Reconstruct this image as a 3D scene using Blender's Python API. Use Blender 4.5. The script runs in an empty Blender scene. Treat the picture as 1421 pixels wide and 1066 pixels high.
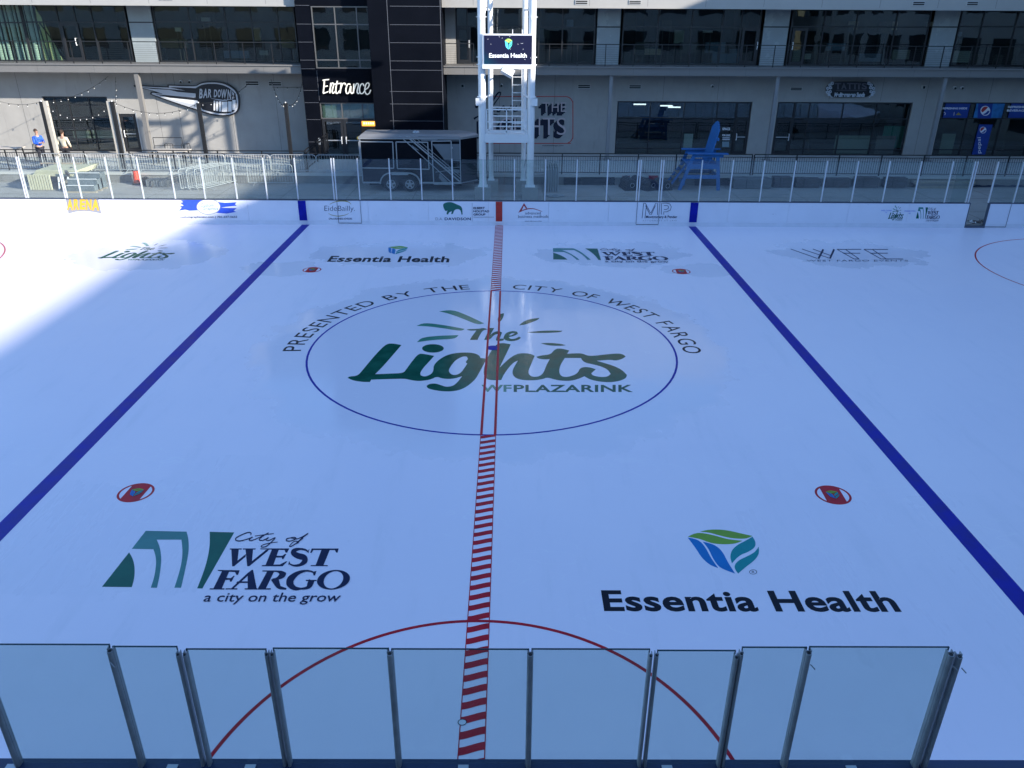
import bpy, math, random
from mathutils import Vector, Matrix
from mathutils.geometry import tessellate_polygon
random.seed(7)
sc = bpy.context.scene
col = sc.collection
R = math.radians
# ------------------------------------------------------------------ camera (surveyed from the rink markings, NHL sizes)
CX, CY, CZ = 0.40268934, -18.3088804, 7.52151225
YAW, PITCH, ROLL, FPX = 0.00485295663, 0.435784569, 0.00593714863, 1086.49696
W0, H0 = 1421.0, 1066.0
cy, sy, cp, sp = math.cos(YAW), math.sin(YAW), math.cos(PITCH), math.sin(PITCH)
FW = Vector((sy*cp, cy*cp, -sp)); R0 = Vector((cy, -sy, 0)); U0 = R0.cross(FW)
RT = math.cos(ROLL)*R0 + math.sin(ROLL)*U0; UP = -math.sin(ROLL)*R0 + math.cos(ROLL)*U0
CAM = Vector((CX, CY, CZ))
def at(u, v, ax, val):
    """measured point of the photograph -> point in the place, on the plane axis=val"""
    d = FW + RT*((u-W0/2)/FPX) - UP*((v-H0/2)/FPX)
    i = 'xyz'.index(ax)
    return CAM + d*((val-CAM[i])/d[i])
cd = bpy.data.cameras.new('camera'); cam = bpy.data.objects.new('camera', cd); col.objects.link(cam)
cam.matrix_world = Matrix(((RT.x, UP.x, -FW.x, CX), (RT.y, UP.y, -FW.y, CY), (RT.z, UP.z, -FW.z, CZ), (0, 0, 0, 1)))
cd.sensor_width = 36; cd.lens = FPX/W0*36; cd.clip_end = 500; cd.clip_start = .1
sc.camera = cam
# ------------------------------------------------------------------ materials
MATS = {}
def mat(name, c, rough=.6, metal=0., var=.0, vs=1.2, bump=0., bs=30., spec=.5, emit=None, es=1., coat=0., marks=None):
    if name in MATS: return MATS[name]
    m = bpy.data.materials.new(name); m.use_nodes = True; nt = m.node_tree; n = nt.nodes; l = nt.links
    b = n['Principled BSDF']; b.inputs['Roughness'].default_value = rough; b.inputs['Metallic'].default_value = metal
    b.inputs['Specular IOR Level'].default_value = spec; b.inputs['Coat Weight'].default_value = coat
    b.inputs['Base Color'].default_value = (*c, 1)
    tc = n.new('ShaderNodeTexCoord')
    if var:
        a = n.new('ShaderNodeTexNoise'); a.inputs['Scale'].default_value = vs; a.inputs['Detail'].default_value = 8; a.inputs['Roughness'].default_value = .62
        r = n.new('ShaderNodeMapRange'); r.inputs[1].default_value = .3; r.inputs[2].default_value = .7; r.inputs[3].default_value = 1-var; r.inputs[4].default_value = 1+var
        h = n.new('ShaderNodeHueSaturation'); h.inputs['Color'].default_value = (*c, 1)
        l.new(tc.outputs['Object'], a.inputs['Vector']); l.new(a.outputs['Fac'], r.inputs[0]); l.new(r.outputs[0], h.inputs['Value']); l.new(h.outputs[0], b.inputs['Base Color'])
        q = n.new('ShaderNodeMapRange'); q.inputs[1].default_value = .3; q.inputs[2].default_value = .7; q.inputs[3].default_value = max(.03, rough-.08); q.inputs[4].default_value = min(1, rough+.08)
        l.new(a.outputs['Fac'], q.inputs[0]); l.new(q.outputs[0], b.inputs['Roughness'])
    if marks:   # worn streaks and scuffs: (stretch x, y, z, lower threshold, strength, colour)
        mp = n.new('ShaderNodeMapping'); mp.inputs['Scale'].default_value = marks[:3]; l.new(tc.outputs['Object'], mp.inputs[0])
        a = n.new('ShaderNodeTexNoise'); a.inputs['Scale'].default_value = 1.0; a.inputs['Detail'].default_value = 7; a.inputs['Roughness'].default_value = .7; l.new(mp.outputs[0], a.inputs['Vector'])
        r = n.new('ShaderNodeMapRange'); r.inputs[1].default_value = marks[3]; r.inputs[2].default_value = marks[3]+.12; r.inputs[3].default_value = 0; r.inputs[4].default_value = marks[4]; l.new(a.outputs['Fac'], r.inputs[0])
        mx = n.new('ShaderNodeMixRGB'); mx.inputs[2].default_value = (*marks[5], 1); l.new(r.outputs[0], mx.inputs[0])
        src = b.inputs['Base Color'].links[0].from_socket if b.inputs['Base Color'].links else None
        if src: l.new(src, mx.inputs[1])
        else: mx.inputs[1].default_value = (*c, 1)
        l.new(mx.outputs[0], b.inputs['Base Color'])
    if bump:
        a = n.new('ShaderNodeTexNoise'); a.inputs['Scale'].default_value = bs; a.inputs['Detail'].default_value = 4
        p = n.new('ShaderNodeBump'); p.inputs['Strength'].default_value = bump; p.inputs['Distance'].default_value = .02
        l.new(tc.outputs['Object'], a.inputs['Vector']); l.new(a.outputs['Fac'], p.inputs['Height']); l.new(p.outputs[0], b.inputs['Normal'])
    if emit: b.inputs['Emission Color'].default_value = (*emit, 1); b.inputs['Emission Strength'].default_value = es
    MATS[name] = m; return m
def glassmat(name, tint, refl=.5, rough=.0, wav=0., haze=0.):
    m = bpy.data.materials.new(name); m.use_nodes = True; nt = m.node_tree; n = nt.nodes; l = nt.links; n.remove(n['Principled BSDF'])
    o = n['Material Output']; t = n.new('ShaderNodeBsdfTransparent'); t.inputs[0].default_value = (*tint, 1)
    g = n.new('ShaderNodeBsdfGlossy'); g.inputs['Roughness'].default_value = rough; g.inputs['Color'].default_value = (.9, .95, 1, 1)
    f = n.new('ShaderNodeLayerWeight'); pw = n.new('ShaderNodeMath'); pw.operation = 'POWER'; pw.inputs[1].default_value = 5; l.new(f.outputs['Facing'], pw.inputs[0])
    s = n.new('ShaderNodeMath'); s.operation = 'MULTIPLY_ADD'; s.inputs[1].default_value = .9*refl; s.inputs[2].default_value = .045*refl; s.use_clamp = True
    mx = n.new('ShaderNodeMixShader'); l.new(pw.outputs[0], s.inputs[0]); l.new(s.outputs[0], mx.inputs[0]); l.new(t.outputs[0], mx.inputs[1]); l.new(g.outputs[0], mx.inputs[2])
    if wav:
        tc = n.new('ShaderNodeTexCoord'); a = n.new('ShaderNodeTexNoise'); a.inputs['Scale'].default_value = .9; a.inputs['Detail'].default_value = 2
        p = n.new('ShaderNodeBump'); p.inputs['Strength'].default_value = wav; p.inputs['Distance'].default_value = .1
        l.new(tc.outputs['Object'], a.inputs['Vector']); l.new(a.outputs['Fac'], p.inputs['Height']); l.new(p.outputs[0], g.inputs['Normal'])
    last = mx
    if haze:
        d = n.new('ShaderNodeBsdfDiffuse'); d.inputs[0].default_value = (.62, .72, .78, 1)
        tc = n.new('ShaderNodeTexCoord'); a = n.new('ShaderNodeTexNoise'); a.inputs['Scale'].default_value = 1.3; a.inputs['Detail'].default_value = 6
        r = n.new('ShaderNodeMapRange'); r.inputs[1].default_value = .3; r.inputs[2].default_value = .75; r.inputs[3].default_value = haze*.6; r.inputs[4].default_value = haze*1.5
        l.new(tc.outputs['Object'], a.inputs['Vector']); l.new(a.outputs['Fac'], r.inputs[0])
        m2 = n.new('ShaderNodeMixShader'); l.new(r.outputs[0], m2.inputs[0]); l.new(mx.outputs[0], m2.inputs[1]); l.new(d.outputs[0], m2.inputs[2]); last = m2
    l.new(last.outputs[0], o.inputs[0]); MATS[name] = m; return m
STUCCO = mat('pale_stucco', (.35, .337, .318), .85, var=.09, vs=.9, bump=.35, bs=50, marks=(2.2, 2.2, .35, .56, .35, (.20, .195, .185)))
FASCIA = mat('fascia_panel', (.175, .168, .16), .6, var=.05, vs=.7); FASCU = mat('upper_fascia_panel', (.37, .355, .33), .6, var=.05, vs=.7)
JOINT = mat('joint_shadow_gap', (.10, .10, .10), .9)
BLACKP = mat('black_metal_panel', (.0035, .0045, .008), .55, spec=.05, var=.15, vs=.8)
SEAM = mat('panel_seam', (.11, .115, .13), .5)
FRAME = mat('dark_window_frame', (.02, .021, .024), .4)
FRAME2 = mat('bronze_window_frame', (.13, .125, .12), .4, metal=.3)
PANELW = mat('pale_spandrel', (.30, .335, .345), .25, var=.08, vs=.8)
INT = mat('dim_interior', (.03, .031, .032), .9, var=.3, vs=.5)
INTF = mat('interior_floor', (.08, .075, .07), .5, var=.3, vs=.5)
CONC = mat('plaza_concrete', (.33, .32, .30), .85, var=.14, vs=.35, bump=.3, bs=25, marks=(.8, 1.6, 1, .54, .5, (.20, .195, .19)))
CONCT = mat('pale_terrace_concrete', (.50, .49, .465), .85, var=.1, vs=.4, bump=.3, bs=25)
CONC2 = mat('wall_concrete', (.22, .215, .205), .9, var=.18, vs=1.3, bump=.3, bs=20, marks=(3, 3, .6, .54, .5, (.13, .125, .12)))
STEELW = mat('white_painted_steel', (.78, .79, .80), .35, var=.04, vs=1)
BLKM = mat('black_railing_steel', (.012, .012, .013), .45)
GALV = mat('galvanised_steel', (.48, .50, .52), .42, metal=.6, var=.12, vs=6)
ALU = mat('aluminium_post', (.31, .345, .375), .45, metal=.2, var=.18, vs=5)
ALUF = mat('bright_aluminium_post', (.66, .68, .70), .38, metal=.25, var=.06, vs=5)
HDPE = mat('white_board_plastic', (.76, .78, .86), .38, var=.03, vs=1.1, marks=(3.5, 3.5, 9, .62, .55, (.30, .32, .36)))
CAPB = mat('navy_cap_rail', (.012, .035, .105), .42, var=.15, vs=3)
CAPD = mat('grey_blue_cap', (.05, .065, .10), .45)
GLASS = glassmat('rink_glass', (.86, .91, .90), .7, .01, haze=.020)
GLASSN = glassmat('near_rink_glass', (.855, .91, .885), .8, .0, haze=.012)
GEDGE = mat('glass_top_edge', (.012, .05, .07), .2)
WGLASS = glassmat('window_glass', (.76, .83, .81), 1.9, .0, wav=.03)
RED = mat('rink_red', (.50, .012, .028), .35, var=.22, vs=3, spec=.15)
BLUE = mat('rink_blue', (.006, .012, .31), .4, var=.22, vs=3, spec=.15)
INK = mat('ink_navy', (.008, .018, .065), .35, var=.12, vs=3, spec=.12)
INKB = mat('ink_black', (.006, .010, .022), .35, var=.12, vs=3, spec=.12)
GRND = mat('logo_dark_green', (.008, .098, .066), .15, var=.3, vs=2.2, spec=.16)
GRNL = mat('logo_light_green', (.06, .25, .18), .16, var=.15, vs=2.2, spec=.35)
GRNM = mat('city_dark_green', (.010, .125, .095), .35, var=.12, vs=3, spec=.15)
GRNT = mat('city_teal_green', (.07, .24, .235), .35, var=.12, vs=3, spec=.15)
EG = mat('leaf_green', (.19, .38, .05), .35, var=.08, vs=3, spec=.15); EB = mat('leaf_blue', (.002, .18, .50), .35, var=.08, vs=3, spec=.15); ET = mat('leaf_teal', (.003, .27, .29), .35, var=.08, vs=3, spec=.15)
# ------------------------------------------------------------------ mesh builder
class MB:
    def __init__(s, m=None): s.v = []; s.f = []; s.mi = []; s.sm = []; s.ms = []; s.cur = 0; s.use(m) if m else None
    def use(s, m):
        if m not in s.ms: s.ms.append(m)
        s.cur = s.ms.index(m); return s
    def add(s, vs, fs, smooth=False):
        o = len(s.v); s.v += [Vector(p) for p in vs]
        for f in fs: s.f.append([o+i for i in f]); s.mi.append(s.cur); s.sm.append(smooth)
        return s
    def box(s, x0, x1, y0, y1, z0, z1, M=None):
        vs = [Vector(p) for p in ((x0,y0,z0),(x1,y0,z0),(x1,y1,z0),(x0,y1,z0),(x0,y0,z1),(x1,y0,z1),(x1,y1,z1),(x0,y1,z1))]
        if M: vs = [M @ p for p in vs]
        return s.add(vs, [(0,3,2,1),(4,5,6,7),(0,1,5,4),(1,2,6,5),(2,3,7,6),(3,0,4,7)])
    def bar(s, a, b, w, h=None, up=(0,0,1)):
        a = Vector(a); b = Vector(b); h = h or w; d = (b-a).normalized(); upv = Vector(up)
        if abs(d.dot(upv)) > .98: upv = Vector((0,1,0))
        x = d.cross(upv).normalized()*w/2; z = x.cross(d).normalized()*h/2
        vs = [a-x-z, a+x-z, a+x+z, a-x+z, b-x-z, b+x-z, b+x+z, b-x+z]
        return s.add(vs, [(0,1,2,3),(7,6,5,4),(0,4,5,1),(1,5,6,2),(2,6,7,3),(3,7,4,0)])
    def cyl(s, a, b, r, r2=None, n=14, cap=True):
        a = Vector(a); b = Vector(b); r2 = r if r2 is None else r2; d = (b-a).normalized()
        t = Vector((0,0,1)) if abs(d.z) < .9 else Vector((1,0,0)); x = d.cross(t).normalized(); y = d.cross(x)
        vs = []
        for i in range(n):
            c, q = math.cos(2*math.pi*i/n), math.sin(2*math.pi*i/n); vs += [a+(x*c+y*q)*r, b+(x*c+y*q)*r2]
        s.add(vs, [(2*i, 2*i+1, (2*i+3) % (2*n), (2*i+2) % (2*n)) for i in range(n)], True)
        if cap: s.add(vs, [tuple(range(0, 2*n, 2))[::-1], tuple(range(1, 2*n, 2))])
        return s
    def tube(s, pts, r, n=8):
        for a, b in zip(pts, pts[1:]): s.cyl(a, b, r, n=n)
        return s
    def ball(s, c, r, n=10, m=6, sc=(1,1,1)):
        vs = [Vector(c)+Vector((sc[0]*r*math.sin(math.pi*j/m)*math.cos(2*math.pi*i/n), sc[1]*r*math.sin(math.pi*j/m)*math.sin(2*math.pi*i/n), sc[2]*r*math.cos(math.pi*j/m))) for j in range(m+1) for i in range(n)]
        return s.add(vs, [(j*n+i, (j+1)*n+i, (j+1)*n+(i+1) % n, j*n+(i+1) % n) for j in range(m) for i in range(n)], True)
    def prism(s, pts, d):
        """pts: 3D outline, extruded by vector d"""
        n = len(pts); d = Vector(d); a = [Vector(p) for p in pts]; tr = tessellate_polygon([a])
        vs = a + [p+d for p in a]
        s.add(vs, [tuple(t) for t in tr] + [tuple(i+n for i in t)[::-1] for t in tr] + [(i, (i+1) % n, (i+1) % n+n, i+n) for i in range(n)])
        return s
    def build(s, name, parent=None, origin=None, label=None):
        me = bpy.data.meshes.new(name); o = bpy.data.objects.new(name, me)
        loc = Vector(origin) if origin is not None else (parent_loc(parent) if parent else Vector((0,0,0)))
        me.from_pydata([tuple(p-loc) for p in s.v], [], s.f)
        for m in s.ms: me.materials.append(m)
        me.polygons.foreach_set('material_index', s.mi); me.polygons.foreach_set('use_smooth', s.sm); me.update()
        col.objects.link(o)
        if parent: o.parent = parent; o.location = loc - parent_loc(parent)
        else: o.location = loc
        if label: o['label'] = label
        WL[o.name] = loc
        return o
WL = {}
def parent_loc(o): return WL[o.name]
def tag(o, label=None, cat=None, group=None, kind=None):
    if label: o['label'] = label
    if cat: o['category'] = cat
    if group: o['group'] = group
    if kind: o['kind'] = kind
    return o
def thing(name, loc, label, cat, group=None):
    o = bpy.data.objects.new(name, None); col.objects.link(o); o.location = loc; o.empty_display_size = .2; WL[o.name] = Vector(loc)
    return tag(o, label, cat, group)
def dup(root, loc, label, rz=None):
    r = root.copy(); col.objects.link(r); r.location = loc; r['label'] = label
    if rz is not None: r.rotation_euler = (0, 0, rz)
    for ch in list(root.children):
        c = ch.copy(); col.objects.link(c); c.parent = r
        for g in list(ch.children):
            d = g.copy(); col.objects.link(d); d.parent = c
    return r
# ------------------------------------------------------------------ flat artwork (letters, logos)
def smooth(p, k=2, ang=55):
    for _ in range(k):
        q = []; n = len(p)
        for i in range(n):
            a, b, c = Vector(p[i-1]), Vector(p[i]), Vector(p[(i+1) % n]); d1, d2 = b-a, c-b
            if d1.length < 1e-9 or d2.length < 1e-9: q.append(tuple(b)); continue
            if math.degrees(d1.angle(d2)) > ang: q.append(tuple(b))
            else: q += [tuple(b-d1*.25), tuple(b+d2*.25)]
        p = q
    return p
class Art(MB):
    """artwork drawn in flat coordinates and laid on a surface by fn(x, y, h) -> point, h = height off the surface"""
    def __init__(s, fn, m=None, h0=.003, dh=.0004): super().__init__(m); s.fn = fn; s.h = h0; s.dh = dh
    def poly(s, p, holes=(), sm=True, ang=55):
        s.h += s.dh
        ls = [smooth(list(q), 2, ang) if sm else list(q) for q in [p, *holes]]
        tr = tessellate_polygon([[Vector((a, b, 0)) for a, b in q] for q in ls]); fl = [pt for q in ls for pt in q]
        return s.add([s.fn(a, b, s.h) for a, b in fl], [tuple(t) for t in tr])
    def ell(s, cx, cy, rx, ry, hole=None, sh=0, n=36):
        E = lambda a, b: [(cx+a*math.cos(t*2*math.pi/n)-sh*b*math.sin(t*2*math.pi/n), cy+b*math.sin(t*2*math.pi/n)) for t in range(n)]
        return s.poly(E(rx, ry), [E(*hole)] if hole else [], sm=False)
    def rib(s, p, w, fine=6):
        """brush stroke through points; w = width or list of widths"""
        s.h += s.dh; n = len(p); ws = w if isinstance(w, (list, tuple)) else [w]*n
        if len(ws) != n: q = (len(ws)-1)/(n-1); ws = [ws[int(i*q)]+(ws[min(int(i*q)+1, len(ws)-1)]-ws[int(i*q)])*(i*q-int(i*q)) for i in range(n)]
        P = [Vector(q) for q in p]; out = []
        for i in range(n-1):
            a, b, c, d = P[max(i-1, 0)], P[i], P[i+1], P[min(i+2, n-1)]
            for k in range(fine):
                t = k/fine; out.append((.5*((2*b)+(c-a)*t+(2*a-5*b+4*c-d)*t*t+(3*b-a-3*c+d)*t**3), ws[i]+(ws[i+1]-ws[i])*t))
        out.append((P[-1], ws[-1])); vs = []
        for i, (q, ww) in enumerate(out):
            d = (out[min(i+1, len(out)-1)][0]-out[max(i-1, 0)][0]); d = d.normalized() if d.length > 1e-9 else Vector((1, 0)); nn = Vector((-d.y, d.x))*ww/2
            hh = s.h + s.dh*1.5*i/len(out)
            vs += [s.fn(q.x+nn.x, q.y+nn.y, hh), s.fn(q.x-nn.x, q.y-nn.y, hh)]
        s.h += s.dh*1.5
        return s.add(vs, [(2*i, 2*i+1, 2*i+3, 2*i+2) for i in range(len(out)-1)])
    def rect(s, x0, y0, x1, y1): return s.poly([(x0, y0), (x1, y0), (x1, y1), (x0, y1)], sm=False)
    def text(s, body, x0, y0, x1, y1, bold=0, shear=0, sp=1):
        """letters fitted to the box x0,y0 (top left) .. x1,y1 (bottom right) of the flat coordinates"""
        s.h += s.dh; vs, fs = glyphs(body, bold, shear, sp)
        return s.add([s.fn(x0+(x1-x0)*a, y1+(y0-y1)*b, s.h) for a, b in vs], fs)
GC = {}
def raw_glyphs(body, bold, shear, sp=1):
    k = (body, bold, shear, sp)
    if k in GC: return GC[k]
    cu = bpy.data.curves.new('t', 'FONT'); cu.body = body; cu.size = 1; cu.offset = bold; cu.shear = shear; cu.space_character = sp; cu.resolution_u = 4; cu.fill_mode = 'FRONT'
    o = bpy.data.objects.new('t', cu); col.objects.link(o); bpy.context.view_layer.update()
    me = bpy.data.meshes.new_from_object(o.evaluated_get(bpy.context.evaluated_depsgraph_get()))
    vs = [(v.co.x, v.co.y) for v in me.vertices]; fs = [tuple(p.vertices) for p in me.polygons]
    bpy.data.objects.remove(o); bpy.data.curves.remove(cu); bpy.data.meshes.remove(me)
    GC[k] = (vs, fs); return GC[k]
def glyphs(body, bold, shear, sp=1):
    vs, fs = raw_glyphs(body, bold, shear, sp); xs = [a for a, b in vs]; ys = [b for a, b in vs]
    x0, x1, y0, y1 = min(xs), max(xs), min(ys), max(ys)
    return [((a-x0)/(x1-x0), (b-y0)/(y1-y0)) for a, b in vs], fs
def on_ice(ox, oy, s):
    return lambda x, y, h: at(ox+x/s, oy+y/s, 'z', 0.0) + Vector((0, 0, h*.35))
def on_wall(ox, oy, s, Y):
    return lambda x, y, h: at(ox+x/s, oy+y/s, 'y', Y) + Vector((0, -h, 0))
def frame_fn(src, box, dst):
    """re-lay artwork drawn for surface fn 'src' into the rectangle dst=(origin, right, up): box = crop coords of its bottom-left and top-right"""
    A = src(*box[0], 0); B = src(*box[1], 0); O, U, V = dst; n = U.cross(V).normalized()
    def f(x, y, h):
        p = src(x, y, 0); s_ = (p.x-A.x)/(B.x-A.x); t_ = (p.y-A.y)/(B.y-A.y)
        return O + U*s_ + V*t_ + n*h
    return f
# ------------------------------------------------------------------ ice
F = .3048
def ice_material():
    m = bpy.data.materials.new('rink_ice'); m.use_nodes = True; nt = m.node_tree; n = nt.nodes; l = nt.links; b = n['Principled BSDF']
    tc = n.new('ShaderNodeTexCoord')
    def noise(sc_, det=6, ro=.6):
        a = n.new('ShaderNodeTexNoise'); a.inputs['Scale'].default_value = sc_; a.inputs['Detail'].default_value = det; a.inputs['Roughness'].default_value = ro
        l.new(tc.outputs['Object'], a.inputs['Vector']); return a
    def rng(src, a, b_, c, d):
        r = n.new('ShaderNodeMapRange'); r.inputs[1].default_value = a; r.inputs[2].default_value = b_; r.inputs[3].default_value = c; r.inputs[4].default_value = d; r.interpolation_type = 'SMOOTHSTEP'
        l.new(src, r.inputs[0]); return r.outputs[0]
    def mth(op, a, c):
        q = n.new('ShaderNodeMath'); q.operation = op
        for i, s in enumerate((a, c)):
            if isinstance(s, (int, float)): q.inputs[i].default_value = s
            else: l.new(s, q.inputs[i])
        return q.outputs[0]
    edge = rng(noise(.9, 5, .55).outputs['Fac'], .25, .75, -.26, .26)
    # flooded (re-wetted) patches over the painted logos: (cx, cy, rx, ry, strength)
    tot = None
    for cx_, cy_, rx, ry, k in ((0,.15,5.75,5.6,.9), (-3.5,8.6,2.8,1.6,.75), (4.1,8.9,2.55,1.6,.75), (-12.2,8.4,2.6,1.8,.6), (12.5,8.9,2.7,1.7,.75),
                                (-5.9,-8.0,3.2,1.5,.30), (6.9,-8.6,4.0,1.9,.22), (-7.1,6.9,1.3,.8,.7), (6.7,6.9,1.3,.7,.5), (-4.5,-6.1,1.0,.7,.2)):
        v = n.new('ShaderNodeVectorMath'); v.operation = 'SUBTRACT'; v.inputs[1].default_value = (cx_, cy_, 0); l.new(tc.outputs['Object'], v.inputs[0])
        w = n.new('ShaderNodeVectorMath'); w.operation = 'DIVIDE'; w.inputs[1].default_value = (rx, ry, 1); l.new(v.outputs[0], w.inputs[0])
        ln = n.new('ShaderNodeVectorMath'); ln.operation = 'LENGTH'; l.new(w.outputs[0], ln.inputs[0])
        e = mth('ADD', ln.outputs['Value'], edge if rx < 5 else mth('MULTIPLY', edge, .22))
        k_ = mth('MULTIPLY', rng(e, 1.06, .96, 0, 1), k)
        tot = k_ if tot is None else mth('MAXIMUM', tot, k_)
    big = rng(noise(.16, 5, .6).outputs['Fac'], .3, .7, 0, 1)
    streak = n.new('ShaderNodeMapping'); streak.inputs['Scale'].default_value = (1.6, .22, 1); streak.inputs['Rotation'].default_value = (0, 0, .3); l.new(tc.outputs['Object'], streak.inputs[0])
    sn = n.new('ShaderNodeTexNoise'); sn.inputs['Scale'].default_value = 1.3; sn.inputs['Detail'].default_value = 9; sn.inputs['Roughness'].default_value = .72; l.new(streak.outputs[0], sn.inputs['Vector'])
    mk = rng(noise(2.3, 10, .75).outputs['Fac'], .69, .76, 0, .5)
    c1 = n.new('ShaderNodeMixRGB'); c1.inputs[1].default_value = (.86, .815, .915, 1); c1.inputs[2].default_value = (.90, .845, .93, 1); l.new(big, c1.inputs[0])
    c2 = n.new('ShaderNodeMixRGB'); c2.inputs[2].default_value = (.73, .72, .81, 1); l.new(c1.outputs[0], c2.inputs[1]); l.new(mth('MULTIPLY', tot, .52), c2.inputs[0])
    c3 = n.new('ShaderNodeMixRGB'); c3.inputs[2].default_value = (.79, .765, .85, 1); l.new(c2.outputs[0], c3.inputs[1]); l.new(mth('ADD', mk, rng(sn.outputs['Fac'], .52, .72, 0, .6)), c3.inputs[0])
    # skate cuts: thin contour lines of two stretched noises, only in patches
    cuts = None
    for rot, sx, sy_ in ((.5, .35, 1.1), (-.9, .5, 1.4), (1.9, .3, .9)):
        q = n.new('ShaderNodeMapping'); q.inputs['Rotation'].default_value = (0, 0, rot); q.inputs['Scale'].default_value = (sx, sy_, 1); l.new(tc.outputs['Object'], q.inputs[0])
        t = n.new('ShaderNodeTexNoise'); t.inputs['Scale'].default_value = 1.7; t.inputs['Detail'].default_value = 1.5; l.new(q.outputs[0], t.inputs['Vector'])
        d = mth('ABSOLUTE', mth('SUBTRACT', t.outputs['Fac'], .5), 0); lines = rng(d, .0, .006, 1, 0); cuts = lines if cuts is None else mth('MAXIMUM', cuts, lines)
    cuts = mth('MULTIPLY', cuts, rng(noise(.45, 4, .6).outputs['Fac'], .48, .66, 0, .30))
    c4 = n.new('ShaderNodeMixRGB'); c4.inputs[2].default_value = (.97, .95, .98, 1); l.new(c3.outputs[0], c4.inputs[1]); l.new(cuts, c4.inputs[0]); c3 = c4
    l.new(c3.outputs[0], b.inputs['Base Color'])
    ro = mth('ADD', mth('MULTIPLY', tot, -.29), rng(sn.outputs['Fac'], .3, .7, .30, .42)); l.new(ro, b.inputs['Roughness'])
    b.inputs['IOR'].default_value = 1.31; b.inputs['Specular IOR Level'].default_value = .5
    bp = n.new('ShaderNodeBump'); bp.inputs['Strength'].default_value = .10; bp.inputs['Distance'].default_value = .02
    l.new(noise(2.6, 5, .55).outputs['Fac'], bp.inputs['Height']); l.new(bp.outputs[0], b.inputs['Normal'])
    return m
ICE = ice_material()
YB = 12.95; XE = 30.48; RC = 8.53
def rink_outline(off=0., n=14):
    p = []
    for (qx, qy, a0) in ((XE-RC, YB-RC, 0), (-XE+RC, YB-RC, 90), (-XE+RC, -YB+RC, 180), (XE-RC, -YB+RC, 270)):
        for i in range(n+1):
            a = R(a0+90*i/n); p.append(((qx+(RC+off)*math.cos(a)), (qy+(RC+off)*math.sin(a))))
    return p
mb = MB(ICE); mb.add([(a, b, 0) for a, b in rink_outline()], [tuple(range(60))]); ice = tag(mb.build('ice'), kind='structure')
def mark(name, art, label=None): return art.build(name, ice, label=label)
P2 = lambda x, y, h: Vector((x, y, h*.35))
# ring markings
def ring(a, cx_, cy_, r, w, a0=0, a1=360, n=96):
    h = a.h; vs = []
    for i in range(n+1):
        t = R(a0+(a1-a0)*i/n); vs += [(cx_+(r+w/2)*math.cos(t), cy_+(r+w/2)*math.sin(t), h*.35), (cx_+(r-w/2)*math.cos(t), cy_+(r-w/2)*math.sin(t), h*.35)]
    a.add(vs, [(2*i, 2*i+1, 2*i+3, 2*i+2) for i in range(n)])
for s_ in (-1, 1):
    a = Art(P2, BLUE); a.rect(s_*25.5*F-.1524, -YB, s_*25.5*F+.1524, YB); mark('blue_line', a, 'left blue line' if s_ < 0 else 'right blue line')
a = Art(P2, BLUE, .0045); ring(a, 0, 0, 15*F, .051); mark('centre_circle', a)
a = Art(P2, RED, .005); ring(a, 0, -YB, 10*F, .051, 0, 180); mark('referee_crease', a, 'red half circle at the near boards')
for s_ in (-1, 1):
    for t_ in (-1, 1):
        a = Art(P2, RED); ring(a, s_*21.03-(.45 if s_ < 0 else 0), t_*6.7, 15*F, .051); mark('faceoff_circle', a)
a = Art(P2, RED, .006)
pitch = .2165; hw = .15
def stripes(y0, y1):
    k = 0; y = y0
    while y < y1-.02:
        n = 8; lo = []; hi = []
        for i in range(n+1):
            t = i/n; x = -hw+2*hw*t; s = (3*t*t-2*t*t*t)*.6+t*.4; yy = y + .085*s
            lo.append((x, max(min(yy, y1), y0))); hi.append((x, max(min(yy+pitch*.5, y1), y0)))
        vs = [(p[0], p[1], a.h*.35) for p in lo] + [(p[0], p[1], a.h*.35) for p in hi]
        a.add(vs, [(i, i+1, n+2+i, n+1+i) for i in range(n)]); y += pitch
stripes(-YB, -15*F); stripes(15*F, YB)
a.h = .0065
for s_ in (-1, 1):
    for y0, y1, w in ((-YB, -15*F, .012), (15*F, YB, .012)): a.rect(s_*hw-w/2, y0, s_*hw+w/2, y1)
a.h = .0095
for s_ in (-1, 1): a.rect(s_*(hw-.012)-.026, -15*F, s_*(hw-.012)+.026, 15*F)
mark('centre_line', a)
a = Art(P2, BLUE, .0088); a.ell(0, 0, .15, .15); mark('centre_spot', a)
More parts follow.
